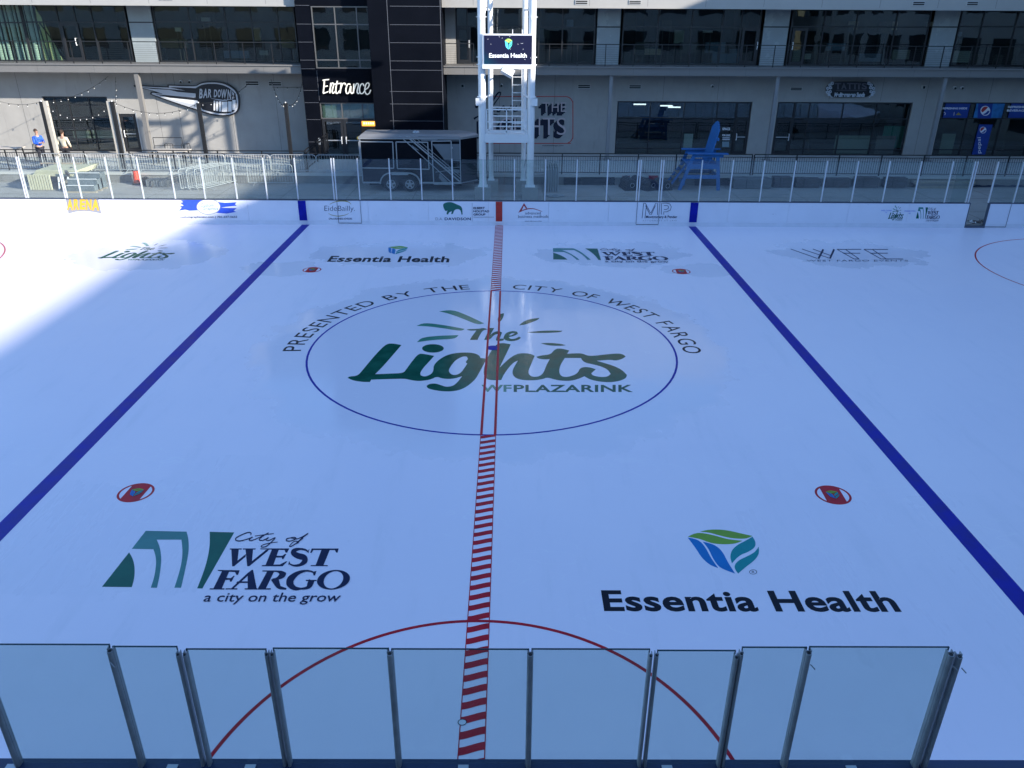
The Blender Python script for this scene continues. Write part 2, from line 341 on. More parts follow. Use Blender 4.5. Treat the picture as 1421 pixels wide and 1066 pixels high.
# --- centre logo, script lettering with rays
def lights_logo(fn, h0=.0035):
    a = Art(fn, GRND, h0, .0003); B = 1227.2
    sh = lambda p: [(x+B, y) for x, y in p]
    a.poly([(365,368),(430,367),(498,381),(430,460),(330,575),(262,642),(400,637),(515,632),(540,600),(590,530),(650,458),(700,460),(792,478),(745,530),(690,590),(665,630),(670,652),(700,664),(740,655),(775,632),(786,600),(785,575),(800,545),(850,500),(920,465),(1000,450),(1080,447),(1150,453),(1195,473),(1206,497),(1262,503),(1200,620),(1160,690),(1090,750),(1020,785),(940,797),(870,796),(790,785),(733,770),(722,748),(745,730),(800,724),(850,740),(900,757),(960,748),(1000,715),(1042,660),(980,680),(920,686),(860,680),(815,663),(760,690),(700,700),(640,704),(570,693),(530,682),(400,685),(228,691),(215,712),(150,712),(60,698),(15,675),(30,662),(105,657),(150,605),(220,520),(290,440)],
           [[(1055,480),(1085,485),(1094,505),(1073,535),(1088,548),(1060,590),(1030,630),(990,650),(950,648),(925,625),(922,600),(950,555),(990,510)]])
    a.ell(780, 411, 97, 38)
    a.poly(sh([(120,372),(180,361),(250,375),(225,430),(185,510),(150,585),(225,510),(290,467),(340,453),(420,457),(465,477),(430,560),(405,620),(420,655),(460,668),(510,660),(545,630),(570,560),(600,508),(540,510),(492,500),(480,486),(520,474),(607,465),(635,430),(665,411),(720,415),(775,430),(755,460),(820,455),(890,455),(940,477),(1000,477),(1100,465),(1215,455),(1262,466),(1280,485),(1245,508),(1190,521),(1140,512),(1020,522),(1100,545),(1180,570),(1250,605),(1292,650),(1283,678),(1230,702),(1150,715),(1050,710),(960,690),(910,660),(870,680),(800,700),(740,703),(660,695),(580,670),(540,685),(470,697),(380,697),(310,685),(270,655),(265,610),(290,560),(315,520),(270,540),(215,605),(180,660),(165,694),(100,697),(40,690),(8,655),(10,580),(50,470)]),
           [sh([(735,497),(880,497),(890,518),(920,540),(980,552),(1060,572),(1120,600),(1146,640),(1120,664),(1060,669),(985,655),(972,635),(1012,598),(960,580),(900,577),(866,595),(858,620),(830,645),(770,666),(715,666),(688,642),(684,600),(700,550)])])
    a.poly([(1082,243),(1100,238),(1190,236),(1235,226),(1270,240),(1225,250),(1190,310),(1180,335),(1112,335),(1125,310),(1170,250),(1110,252)])
    a.poly(sh([(62,228),(102,228),(68,288),(108,260),(150,256),(172,270),(150,325),(192,322),(185,340),(150,347),(118,340),(120,318),(138,280),(100,290),(62,335),(12,335)]))
    a.poly(sh([(215,268),(270,253),(308,262),(315,280),(280,300),(232,310),(245,326),(285,327),(325,306),(342,315),(322,335),(262,348),(205,341),(185,320),(193,292)]), [sh([(234,292),(262,273),(286,277),(252,297)])])
    a.poly(sh([(190,96),(184,132),(160,170),(136,172),(132,140),(160,99)]))
    a.poly(sh([(325,205),(360,172),(430,145),(508,138),(495,155),(430,180),(380,198)]))
    a.poly(sh([(395,268),(500,255),(620,250),(715,253),(700,265),(600,272),(480,273)]))
    a.poly(sh([(518,365),(600,361),(700,370),(745,383),(700,388),(620,387),(560,378)]))
    a.use(GRNL)
    a.poly([(835,80),(955,63),(1090,115),(1240,187),(1180,200),(1040,140),(910,95)])
    a.poly([(633,210),(700,180),(880,202),(1065,237),(1035,257),(840,225),(700,211)])
    a.poly([(637,355),(680,313),(840,297),(1010,292),(980,326),(800,333)])
    a.text('WF', 1215, 738, 1485, 801, bold=.025); a.use(GRND); a.text('PLAZARINK', 1504, 738, 2572, 802, bold=.025, sp=1.05)
    return a
LF = on_ice(480, 420, 6.459)
mark('centre_ice_logo', lights_logo(LF), 'large green script logo with rays in the centre circle')
LBOX = ((15, 802), (2572, 63))
def ice_rect(u0, v0, u1, v1, h=0.):
    """bottom-left pixel and top-right pixel -> (origin, right, up) on the ice"""
    A = at(u0, v0, 'z', 0); B = at(u1, v1, 'z', 0); B.x = at(u1, v0, 'z', 0).x; return (A, Vector((B.x-A.x, 0, 0)), Vector((0, B.y-A.y, 0)))
mark('ice_logo', lights_logo(frame_fn(LF, LBOX, ice_rect(131, 361.5, 239, 336.5)), .0015), 'small green script logo left of the left blue line')
# --- lettering round the centre circle
def arc_text(a, body, a0, a1, r, hgt, bold=.002):
    ws = []
    for ch in body:
        if ch == ' ': ws.append(.42); continue
        vs, _ = raw_glyphs(ch, bold, 0); ws.append((max(p[0] for p in vs)-min(p[0] for p in vs))*hgt/.73/(hgt)+.0)
    gap = .20; tot = sum(ws)+gap*(len(body)-1); k = (a0-a1)/tot; t = 0; asp = k*r  # world size per unit
    for ch, w in zip(body, ws):
        if ch != ' ':
            vs, fs = raw_glyphs(ch, bold, 0); xa = min(p[0] for p in vs); wd = max(p[0] for p in vs)-xa; ya = 0
            out = []
            for x, y in vs:
                th = a0-(t+(x-xa)/wd*w)*k; rr = r+y/.73*hgt; out.append((rr*math.cos(th), rr*math.sin(th), a.h*.35))
            a.add(out, fs)
        t += w+gap
a = Art(P2, INKB, .0036)
arc_text(a, 'PRESENTED BY THE', R(183.0), R(99.5), 4.79, .48); arc_text(a, 'CITY OF WEST FARGO', R(84.0), R(-3.4), 4.79, .48)
mark('circle_lettering', a)
# --- city logo
def city_logo(fn, h0=.003):
    D = lambda p: [(((x/5.921+90)-280)*6.459, y*6.459/5.921) for x, y in p]
    a = Art(fn, GRNM, h0, .0003)
    a.poly(D([(305,500),(528,217),(555,262),(572,320),(575,390),(566,450),(550,503)]), ang=40)
    a.poly(D([(1190,48),(1392,53),(1130,514),(1087,513),(1140,380),(1175,260),(1192,150)]), ang=40)
    a.use(GRNT); a.poly(D([(550,188),(665,40),(1000,47),(1015,100),(1020,180),(1010,260),(985,380),(955,508),(900,508),(935,400),(960,300),(968,200),(958,113),(755,113),(780,170),(793,250),(790,330),(775,430),(757,508),(706,508),(735,420),(750,320),(747,250),(728,192)]), ang=40)
    a.use(INK)
    for p in ([(265,208),(332,208),(320,322),(290,362),(272,362)], [(290,362),(282,342),(395,252),(393,276)], [(392,208),(460,208),(450,322),(425,362),(407,362)], [(425,362),(432,330),(575,215),(604,208),(592,226)],
              [(252,202),(360,202),(357,212),(252,212)], [(368,202),(484,202),(480,212),(368,212)], [(525,202),(625,202),(620,212),(525,210)],
              [(630,208),(692,208),(640,355),(570,355)], [(600,202),(785,202),(765,240),(752,240),(742,216),(600,212)], [(655,268),(722,268),(748,250),(758,252),(730,300),(722,298),(716,284),(650,284)], [(540,352),(620,348),(700,346),(755,318),(768,318),(725,362),(538,362)],
              [(985,203),(1227,203),(1218,240),(1205,240),(1193,217),(1000,216),(985,242),(972,242)], [(1075,210),(1150,210),(1090,355),(1020,355)], [(978,352),(1130,352),(1128,361),(976,361)],
              [(140,395),(340,398),(325,440),(312,440),(298,413),(215,411),(150,404)], [(185,400),(250,400),(180,560),(105,560)], [(200,468),(262,468),(285,448),(295,448),(265,502),(255,500),(250,484),(195,484)], [(72,560),(205,560),(203,571),(70,570)],
              [(412,424),(448,395),(460,395),(492,560),(412,560)], [(415,420),(450,397),(448,416),(285,562),(262,562)], [(320,498),(420,498),(420,512),(308,512)], [(215,560),(320,560),(318,570),(212,570)], [(385,560),(500,560),(500,571),(385,571)],
              [(590,402),(652,402),(575,560),(505,560)], [(545,400),(640,400),(636,411),(543,409)], [(505,560),(620,560),(618,571),(503,571)], [(935,485),(1030,485),(1028,495),(933,495)], [(1028,405),(1015,445),(1003,445),(994,412)],
              [(948,232),(966,203),(956,245)], [(775,352),(783,316),(792,335)]): a.poly(p, sm=False)
    a.poly([(638,400),(720,402),(757,422),(750,455),(710,480),(625,486),(632,473),(675,465),(697,432),(680,413),(636,412)])
    a.poly([(620,482),(690,478),(706,540),(760,560),(755,573),(690,570),(660,545)])
    a.rib([(958,238),(930,216),(880,208),(832,220),(822,244),(860,268),(915,285),(922,318),(880,350),(825,356),(780,338)], [10,16,18,36,46,52,54,48,24,16,10])
    a.rib([(1010,428),(985,410),(930,404),(860,425),(800,475),(792,520),(830,558),(890,564),(945,555),(968,530),(985,488)], [10,14,16,34,62,66,40,16,26,50,52])
    a.ell(1181, 484, 146, 88, (85, 78), sh=.28)
    a.rib([(438,84),(442,66),(415,60),(360,80),(310,108),(308,130),(350,135),(430,112),(455,100),(425,125),(445,133),(500,112),(545,90),(600,62),(545,95),(515,125),(550,130),(600,105),(578,125),(600,132),(660,106),(620,150),(575,186),(535,190),(545,172),(610,155),(680,145)], [6,9,9,9,10,10,9,8,9,9,8,7,8,6,9,9,8,8,8,8,9,9,8,7,6,5], fine=4)
    a.rib([(478,92),(560,80),(645,70)], 6); a.rib([(800,108),(765,116),(760,134),(800,136),(845,116),(830,104),(800,108),(850,118),(900,100),(955,68),(905,105),(850,155),(800,185),(788,180),(830,140),(870,145),(850,158),(910,112)], [7,9,9,8,9,9,7,7,8,10,9,10,8,7,6,9,7,5], fine=4)
    a.text('a city on the grow', 15, 600, 1250, 706, bold=.006, shear=.28)
    return a
CF = on_ice(280, 730, 6.459); CBOX = ((-897, 570), (1325, 44))
mark('ice_logo', city_logo(CF), 'city logo near the left of the halfway line, closest to the camera')
mark('ice_logo', city_logo(frame_fn(CF, CBOX, ice_rect(769, 361, 918, 345))), 'city logo near the far boards')
# --- leaf cube and company name
def cube(a):
    a.use(EG); a.poly([(478,246),(520,236),(590,238),(650,252),(708,265),(680,278),(620,276),(560,262),(520,250)], ang=62); a.poly([(425,268),(450,255),(480,250),(540,262),(600,280),(665,286),(630,300),(570,302),(520,295),(480,278)], ang=62)
    a.use(EB); a.poly([(424,272),(450,276),(480,288),(505,320),(525,360),(558,406),(520,392),(485,360),(460,320)], ang=62); a.poly([(490,290),(540,302),(575,330),(600,380),(632,430),(590,415),(560,400),(535,365),(515,320)], ang=62)
    a.use(ET); a.poly([(708,268),(722,290),(720,315),(690,335),(650,350),(618,385),(610,360),(615,330),(640,305),(680,285)], ang=62); a.poly([(735,312),(738,340),(720,370),(680,400),(645,430),(630,410),(630,390),(650,370),(690,352),(720,335)], ang=62)
EF = on_ice(820, 660, 3.1578)
def reg_mark(a, fn):
    a.use(INKB); a.ell(711, 423, 17, 10.5, (14.5, 8.8)); a.text('R', 705, 418, 717, 428)
def ice_name(rect, h0=.003):
    O, U, V = rect; a = Art(lambda x, y, h: O+U*x+V*y+Vector((0, 0, h*.35)), INKB, h0); a.text('Essentia Health', 0, 1, 1, 0, bold=.028, sp=1.05); return a
a = Art(EF, EG); cube(a); reg_mark(a, EF); b_ = ice_name(ice_rect(838.5, 848.6, 1251, 820.5)); nme = b_
a.use(INKB); O, U, V = ice_rect(838.5, 848.6, 1251, 820.5); a.fn = lambda x, y, h: O+U*x+V*y+Vector((0, 0, h*.35)); a.text('Essentia Health', 0, 1, 1, 0, bold=.028, sp=1.05)
mark('ice_logo', a, 'leaf cube logo and black company name right of the halfway line')
EBOX = ((424, 430), (738, 236))
a = Art(frame_fn(EF, EBOX, ice_rect(529, 353, 566, 341.5)), EG); cube(a); a.use(INKB); O2, U2, V2 = ice_rect(453.5, 363.5, 623, 356)
a.fn = lambda x, y, h: O2+U2*x+V2*y+Vector((0, 0, h*.35)); a.text('Essentia Health', 0, 1, 1, 0, bold=.03, sp=1.05)
mark('ice_logo', a, 'leaf cube logo and company name near the far boards')
# face-off spots
for s_ in (-1, 1):
    for t_ in (-1, 1):
        c = Vector((s_*20*F, t_*22*F, 0)); r = .305; a = Art(P2, RED, .004)
        ring(a, c.x, c.y, r-.02, .04, n=48)
        q = [(c.x+(r-.01)*math.cos(R(t)), c.y+(r-.01)*math.sin(R(t))) for t in list(range(-128, -51, 7))+list(range(52, 129, 7))]; a.h += .0005; a.poly(q, sm=False)
        a.fn = frame_fn(EF, EBOX, (Vector((c.x-.14, c.y-.13, .001)), Vector((.28, 0, 0)), Vector((0, .26, 0)))); cube(a)
        mark('faceoff_spot', a)
# line-drawn initials by the right
WX = on_ice(1060, 320, 5.92); a = Art(WX, INK)
def ln(p, w=6): a.rib(p, w, fine=1)
for p in ([(220,152),(440,230)], [(312,152),(540,228)], [(403,152),(548,206)], [(600,155),(740,234),(782,234)], [(602,155),(800,155)], [(672,157),(782,234)], [(652,187),(792,187)],
          [(822,155),(962,234),(1145,234)], [(822,155),(1020,155)], [(892,157),(1005,234)], [(872,187),(1018,187)]): ln(p, 5.5)
ln([(488,155),(448,232)], 15); ln([(577,155),(543,230)], 15)
a.text('WEST FARGO EVENTS', 350, 242, 1185, 255, bold=-.01, sp=1.1); mark('ice_logo', a, 'line drawn initials right of the right blue line')
# ------------------------------------------------------------------ ground
PZ = .10; TZ = .60; YW = 21.05; YF = 27.4
plaza = MB(CONC)
# plaza sheet with a hole for the rink
big = [(-160,-160),(160,-160),(160,160),(-160,160)]; hole = rink_outline(.20)
pts = [Vector((a, b, 0)) for a, b in big], [Vector((a, b, 0)) for a, b in hole]
tr = tessellate_polygon(list(pts)); fl = [p for q in pts for p in q]
plaza.add([(p.x, p.y, PZ) for p in fl], [tuple(t) for t in tr])
n_ = len(hole); plaza.add([(a, b, PZ) for a, b in hole]+[(a, b, -.3) for a, b in hole], [(i, (i+1) % n_, (i+1) % n_+n_, i+n_) for i in range(n_)])
tag(plaza.build('plaza_ground'), kind='structure')
sj = MB(mat('paving_joint', (.17, .165, .16), .9))
for x in range(-28, 30, 3): sj.box(x-.012, x+.012, 13.4, YW-.01, PZ+.0005, PZ+.004)
for y in (15.4, 18.2): sj.box(-30, 30, y-.012, y+.012, PZ+.0045, PZ+.0075)
tag(sj.build('paving_joints'), kind='structure')
sl = MB(mat('slab_under_ice', (.3, .3, .3), .9)); sl.box(-34, 34, -16, 16, -.8, -.35); tag(sl.build('rink_slab'), kind='structure')
tm = MB(CONC2); tm.box(-60, 33, YW, 50, PZ-.3, TZ-.12); tm.use(CONCT); tm.box(-60, 33, YW-.04, 50, TZ-.12, TZ); terrace = tag(tm.build('terrace'), kind='structure')
# ------------------------------------------------------------------ far boards with their glass
ZT = 1.0
fb = thing('rink_boards', (0, YB, 0), 'long white far boards of the rink with sponsor logos, glass panes and aluminium posts', 'rink boards', 'boards around the rink')
GX0, GX1 = at(1340, 300, 'y', YB).x+.05, at(1371, 296, 'y', YB).x
def board_run(par, xs, y0, y1, zt, cap, capm, gaps=()):
    for x0, x1 in xs:
        nseg = max(1, round((x1-x0)/2.44)); w_ = (x1-x0)/nseg
        for k_ in range(nseg): b = MB(HDPE); b.box(x0+k_*w_+.003, x0+(k_+1)*w_-.003, y0, y1-.004*(k_ % 2), .0, zt-.035); b.build('board_panel', par)
        c = MB(capm); c.box(x0-.01, x1+.01, y0-cap, y1+cap, zt-.034, zt); c.build('cap_rail', par)
board_run(fb, [(-22, GX0), (GX1, 22)], YB, YB+.12, ZT, .012, CAPD)
k = MB(mat('kick_plate', (.70, .73, .80), .45, var=.06, vs=2)); 
for x0, x1 in ((-22, GX0-.002), (GX1+.002, 22)): k.box(x0, x1, YB-.012, YB-.001, .001, .16)
k.build('kick_plate', fb)
# coloured bands climbing the boards where the lines meet them
for (u0, u1, m_, nm) in ((415, 425.5, BLUE, 'blue_band'), (688, 697, mat('band_red', (.46, .03, .02), .4, var=.3, vs=5), 'red_band'), (957.5, 967.5, BLUE, 'blue_band')):
    xa = at(u0, 296, 'y', YB).x; xb = at(u1, 296, 'y', YB).x
    if m_ is BLUE: xm = (xa+xb)/2; xa, xb = xm-.155, xm+.155
    b = MB(m_); b.box(xa, xb, YB-.0145, YB-.0125, .17, ZT-.045); b.build(nm, fb)
def gate(u0, u1, part_name='gate'):
    x0 = at(u0, 296, 'y', YB).x; x1 = at(u1, 296, 'y', YB).x; g = MB(CAPD)
    for a_, b_, c_, d_ in ((x0-.008, x0+.008, .08, ZT-.04), (x1-.008, x1+.008, .08, ZT-.04), (x0, x1, .06, .085)): g.box(a_, b_, YB-.019, YB-.0155, c_, d_)
    g.build(part_name, fb)
gate(469, 501); gate(883.5, 914.5)
b = MB(mat('opening_trim', (.07, .09, .13), .5)); b.box(GX0, GX0+.02, YB-.02, YB+.14, 0, ZT); b.box(GX1-.02, GX1, YB-.02, YB+.14, 0, ZT); b.box(GX0+.02, GX1-.02, YB-.02, YB+.14, 0.005, .06); b.build('gate_opening', fb)
g = MB(CAPD); xg = at(1399, 300, 'y', YB).x; g.box(xg-.008, xg+.008, YB-.019, YB-.0155, .03, ZT-.04); g.box(GX1, xg, YB-.019, YB-.0155, .03, .055); g.build('gate', fb)
# posts and panes
PB = [38, 41, 92.5, 95, 115, 158, 201, 244.5, 286, 330, 372, 414.5, 464.5, 468, 500, 543, 586, 628.6, 671, 713.7, 756, 799, 841, 882.5, 885.8, 913.5, 916.8, 969, 1011, 1053.6, 1096, 1138.8, 1181, 1224, 1267, 1310, 1340, 1343.4, 1371.5, 1406]
px = [at(u, 279, 'y', YB+.06).x for u in PB]
px = [px[0]-1.22*3, px[0]-1.22*2, px[0]-1.22] + px + [px[-1]+1.22, px[-1]+2.44]
GT = 2.57
def far_post(x, zt=GT):
    p = MB(ALUF); p.box(x-.022, x+.022, YB+.02, YB+.075, ZT, zt); p.cyl((x, YB+.047, zt), (x, YB+.047, zt+.03), .02, n=8); p.build('glass_post', fb)
for x in px: far_post(x)
for x0, x1 in zip(px, px[1:]):
    if x1-x0 < .2 or (GX0-.3 < x0 < GX1-.2 and x1-x0 < 1.1 and x0 > GX0-.12): continue
    p = MB(GLASS); p.box(x0+.023, x1-.023, YB+.040, YB+.052, ZT+.001, GT-.012); p.use(GEDGE); p.box(x0+.023, x1-.023, YB+.041, YB+.051, GT-.011, GT-.002); p.build('glass_pane', fb)
p = MB(GLASS); p.box(GX0-.09, GX0-.078, YB+.12, YB+1.3, ZT-.6, GT); p.build('glass_pane', fb, label='glass pane turned back beside the opening')
# sponsor panels
YL = YB-.004
def wall_art(ox, oy, s, m, h0=.0015): return Art(on_wall(ox, oy, s, YL), m, h0, .0004)
def wl(u0, v0, u1, v1):
    A = at(u0, v1, 'y', YL); B = at(u1, v0, 'y', YL); return (A, Vector((B.x-A.x, 0, 0)), Vector((0, 0, B.z-A.z)))
YEL = mat('sign_yellow', (.75, .42, .03), .4); SGR = mat('sign_grey', (.28, .29, .32), .4); PBL = mat('paint_blue', (.03, .09, .60), .4, var=.15, vs=9); WHT = mat('sign_white', (.78, .80, .84), .4); SRD = mat('sign_red', (.42, .03, .04), .4); GLD = mat('sign_gold', (.35, .27, .05), .4); SGN = mat('sign_green', (.01, .13, .10), .4)
a = wall_art(70, 265, 5.075, SGR)   # crop scale of the left boards
a.poly([(108,52),(335,52),(360,160),(300,148),(240,142),(180,147),(128,160)], sm=False); a.use(YEL); a.h = .003
for ch, x0, x1, y0, y1 in (('A',116,160,56,136),('R',164,203,56,134),('E',207,245,55,132),('N',249,290,55,134),('A',292,344,56,138)): a.text(ch, x0, y0, x1, y1, bold=.05)
a.use(SGR); a.text('WAREHOUSE', 160, 168, 335, 184, bold=-.01, sp=1.25); a.build('sponsor_logo', fb, label='yellow block letters with a grey edge')
a = wall_art(70, 265, 5.075, PBL)
a.poly([(905,140),(925,118),(912,108),(940,104),(915,84),(935,80),(920,66),(1040,60),(1120,72),(1230,84),(1310,80),(1300,95),(1312,104),(1240,112),(1200,118),(1312,122),(1290,140),(1308,148),(1240,160),(1180,155),(1130,150),(1060,136),(980,140),(950,132)], sm=False)
a.use(SGR); a.ell(1113, 112, 85, 55); a.use(WHT); a.ell(1113, 112, 80, 51); a.use(SGN); a.text('Custom', 1058, 88, 1150, 112, shear=.1); a.text('Graphics', 1072, 113, 1180, 140, shear=.1)
a.use(INK); a.text('customgraphicsinc.com | 701-237-5655', 915, 176, 1315, 194, bold=.01); a.build('sponsor_logo', fb, label='blue brush stroke with a white oval')
a = wall_art(400, 265, 4.7367, INK)
a.text('EideBailly.', 238, 98, 438, 142, bold=-.014, sp=.98); a.text('CPAs & BUSINESS ADVISORS', 266, 177, 420, 189, bold=.012)
a.use(GLD); a.rib([(272,88),(310,72),(360,65),(398,74),(412,88)], [2,4,9,4,2]); a.rib([(264,148),(290,160),(330,166),(375,158),(398,148)], [2,3,5,3,2]); a.build('sponsor_logo', fb, label='thin navy lettering between two gold arcs')
a = wall_art(400, 265, 4.7367, SGN)
a.poly([(1017,98),(1020,84),(1042,75),(1066,73),(1090,80),(1110,90),(1132,98),(1144,115),(1146,155),(1139,156),(1134,130),(1118,118),(1092,124),(1082,152),(1070,152),(1076,134),(1058,140),(1050,156),(1040,152),(1046,128),(1036,134),(1026,124)], ang=70)
a.use(SGR); a.text('D.A.', 968, 175, 1016, 193); a.use(INK); a.text('DAVIDSON', 1028, 175, 1200, 193, bold=.02, sp=1.1); a.use(SGR); a.rect(1208, 80, 1210, 205); a.use(INK)
for i, t_ in enumerate(('ELBERT', 'HOLSTAD', 'GROUP')): a.text(t_, 1217, 106+21*i, (1292, 1321, 1296)[i], 120+21*i, bold=.03)
a.use(SGR); a.rect(1217, 171, 1352, 174); a.build('sponsor_logo', fb, label='dark green bison silhouette over a name')
a = wall_art(690, 265, 4.7367, SRD)
a.poly([(138,145),(176,80),(196,112),(190,116),(175,98),(158,134)], sm=False); a.rib([(150,138),(190,120),(240,118),(296,136)], [3,7,5,2]); a.use(INK)
a.text('advanced', 184, 137, 286, 155, bold=-.005); a.text('business methods', 137, 159, 336, 177, bold=-.005); a.text('www.abmnow.com', 180, 195, 292, 202); a.build('sponsor_logo', fb, label='red angular letter over a two line name')
a = wall_art(690, 265, 4.7367, INK)
L = lambda p: a.rib(p, 3.2, fine=1)
for p in ([(952,180),(962,82)], [(971,180),(981,90)], [(962,82),(974,82),(1008,146)], [(974,96),(1003,155),(1013,155),(1040,96)], [(1010,146),(1041,82),(1054,82),(1054,158)], [(1078,155),(1080,82),(1112,80),(1135,86),(1144,104),(1138,126),(1112,138),(1095,137),(1094,155)], [(1096,122),(1112,122),(1124,114),(1126,104),(1118,97),(1096,96)]): L(p)
a.text('Montgomery & Pender', 978, 162, 1183, 184, bold=.014); a.use(SGR); a.text('ATTORNEYS AT LAW', 955, 190, 1180, 200, bold=-.012, sp=1.4); a.build('sponsor_logo', fb, label='outlined double initials over a name')
a = Art(frame_fn(LF, LBOX, wl(1232, 289, 1258, 305.5)), GRND)
lg = lights_logo(frame_fn(LF, LBOX, wl(1232, 285, 1259, 306)), .0015); lg.fn = on_wall(1180, 270, 5.896, YL); lg.use(PBL)
lg.text('WELCOME', 252, 127, 338, 136); lg.text('TO', 284, 144, 300, 152); lg.text('PRESENTED', 444, 131, 532, 140); lg.text('BY', 478, 150, 494, 159); lg.build('sponsor_logo', fb, label='small green script logo with rays')
city_logo(frame_fn(CF, CBOX, wl(1271, 287.5, 1305, 304)), .0015).build('sponsor_logo', fb, label='small city logo beside the script logo')
# ------------------------------------------------------------------ near boards
ZN = 1.05; YN = -13.0
nb = thing('rink_boards', (0, YN, 0), 'near boards under the camera with navy cap and tall clear glass panes', 'rink boards', 'boards around the rink')
b = MB(HDPE); b.box(-22, 22, YN-.14, YN, 0, ZN-.03); b.build('board_panel', nb)
c = MB(CAPB); c.box(-22, 22, YN-.17, YN+.012, ZN-.029, ZN); c.build('cap_rail', nb)
b = MB(mat('latch_plate', (.5, .55, .6), .4, metal=.4))
for u in (17, 240, 348, 643, 925, 1180): q = at(u, 1063, 'z', ZN); b.box(q.x-.05, q.x+.05, YN-.13, YN-.06, ZN+.001, ZN+.012)
b.build('latch_plate', nb)
NP = [(-34, 897, 1), (153, 899, 1), (247, 905, 0), (256.5, 905, 0), (370, 905, 0), (377.5, 905, 0), (541, 903, 1), (736, 904, 1), (903, 907, 0), (911.5, 906, 0), (1022, 909, 0), (1029, 904, 0), (1122, 902, 1), (1319, 904, 1), (1331, 907, 1)]
nx = []
for u, v, big_ in NP:
    q = at(u, v, 'y', YN-.05); w = .027 if big_ else .0165; zt = q.z
    p = MB(ALU); p.box(q.x-w, q.x-w+.008, YN-.062, YN-.02, ZN, zt); p.box(q.x+w-.008, q.x+w, YN-.062, YN-.02, ZN, zt); p.box(q.x-w+.008, q.x+w-.008, YN-.05, YN-.042, ZN, zt-.01)
    yc = YN-.062-w*.3; p.cyl((q.x, yc, ZN), (q.x, yc, zt-.02), w*.92, n=14, cap=True); p.use(BLKM); p.cyl((q.x, yc, zt-.019), (q.x, yc, zt-.016), w*.62, n=12)
    if u in (153, 1122, 1319, 1331): p.use(ALU); p.bar((q.x+.01, YN-.12, zt-.10), (q.x+.05, YN-.14, zt-.14), .008)
    p.build('glass_post', nb); nx.append((q.x, w, zt))
for (i, j, v) in ((0,1,895),(1,2,898),(3,4,901.5),(5,6,900.5),(6,7,901.5),(7,8,901.5),(9,10,903.5),(11,12,899),(12,13,898.5)):
    x0 = nx[i][0]+nx[i][1]*.4; x1 = nx[j][0]-nx[j][1]*.4; zt = at((NP[i][0]+NP[j][0])/2, v, 'y', YN-.033).z
    p = MB(GLASSN); p.box(x0, x1, YN-.038, YN-.026, ZN+.001, zt); p.use(GEDGE); p.box(x0, x1, YN-.038, YN-.026, zt+.001, zt+.009)
    p.box(x0-.001, x0+.006, YN-.0385, YN-.0255, zt-.03, zt+.009); p.box(x1-.006, x1+.001, YN-.0385, YN-.0255, zt-.03, zt+.009)
    p.build('glass_pane', nb)
# ring shaped mark under the ice
a = Art(P2, mat('mark_white', (.7, .75, .82), .3), .0075); q = at(641.5, 1002.5, 'z', 0); a.ell(q.x, q.y, .045, .04); a.use(INKB); a.ell(q.x, q.y, .055, .048, (.045, .038)); mark('round_ice_mark', a)
# end boards (beyond the frame on both sides)
for s_ in (-1, 1):
    e = MB(HDPE); o = [p for p in rink_outline(0, 10)]; oo = [p for p in rink_outline(.12, 10)]
    idx = [i for i, p in enumerate(o) if p[0]*s_ > 21.9]
    if s_ > 0: idx = [i for i in range(33, 44)] + [i for i in range(0, 11)]
    o = [o[i] for i in idx]; oo = [oo[i] for i in idx]
    o = [(s_*22, o[0][1])]+o+[(s_*22, o[-1][1])]; oo = [(s_*22, oo[0][1])]+oo+[(s_*22, oo[-1][1])]
    n = len(o); vs = [(a_, b_, 0) for a_, b_ in o]+[(a_, b_, 1.0) for a_, b_ in o]+[(a_, b_, 1.0) for a_, b_ in oo]+[(a_, b_, 0) for a_, b_ in oo]
    e.add(vs, [(i+k*n, i+1+k*n, i+1+((k+1) % 4)*n, i+((k+1) % 4)*n) for i in range(n-1) for k in range(4)], False)
    tag(e.build('rink_boards', origin=(s_*27, 0, 0)), 'curved white boards at the %s end of the rink' % ('right' if s_ > 0 else 'left'), 'rink boards', 'boards around the rink')
# ------------------------------------------------------------------ the long building behind the rink
X = lambda u, v, Y=YF: at(u, v, 'y', Y).x
Z = lambda v, Y=YF, u=710: at(u, v, 'y', Y).z
bd = thing('commercial_building', (0, YF, TZ), 'long pale two storey building with balconies and dark glass behind the far boards', 'building')
YS = 25.5                       # balcony front
S0, S1 = 4.90, 5.33             # lower balcony slab
T0 = 8.10                       # underside of the next slab
TX0, TX1, TXM = X(408, 0, 25.2), X(614, 110, 24.5), X(513, 60, 24.5)
def wall_cells(mb, x0, x1, z0, z1, y, th, holes):
    xs = sorted({x0, x1, *[h[0] for h in holes], *[h[1] for h in holes]}); zs = sorted({z0, z1, *[h[2] for h in holes], *[h[3] for h in holes]})
    for a, b in zip(xs, xs[1:]):
        run = None
        for c, d in zip(zs, zs[1:]):
            m_, n_ = (a+b)/2, (c+d)/2
            if a < x0-1e-6 or b > x1+1e-6: continue
            solid = not any(h[0] < m_ < h[1] and h[2] < n_ < h[3] for h in holes)
            if solid: run = (run[0], d) if run else (c, d)
            if (not solid or d == zs[-1]) and run: mb.box(a, b, y, y+th, run[0], run[1]); run = None
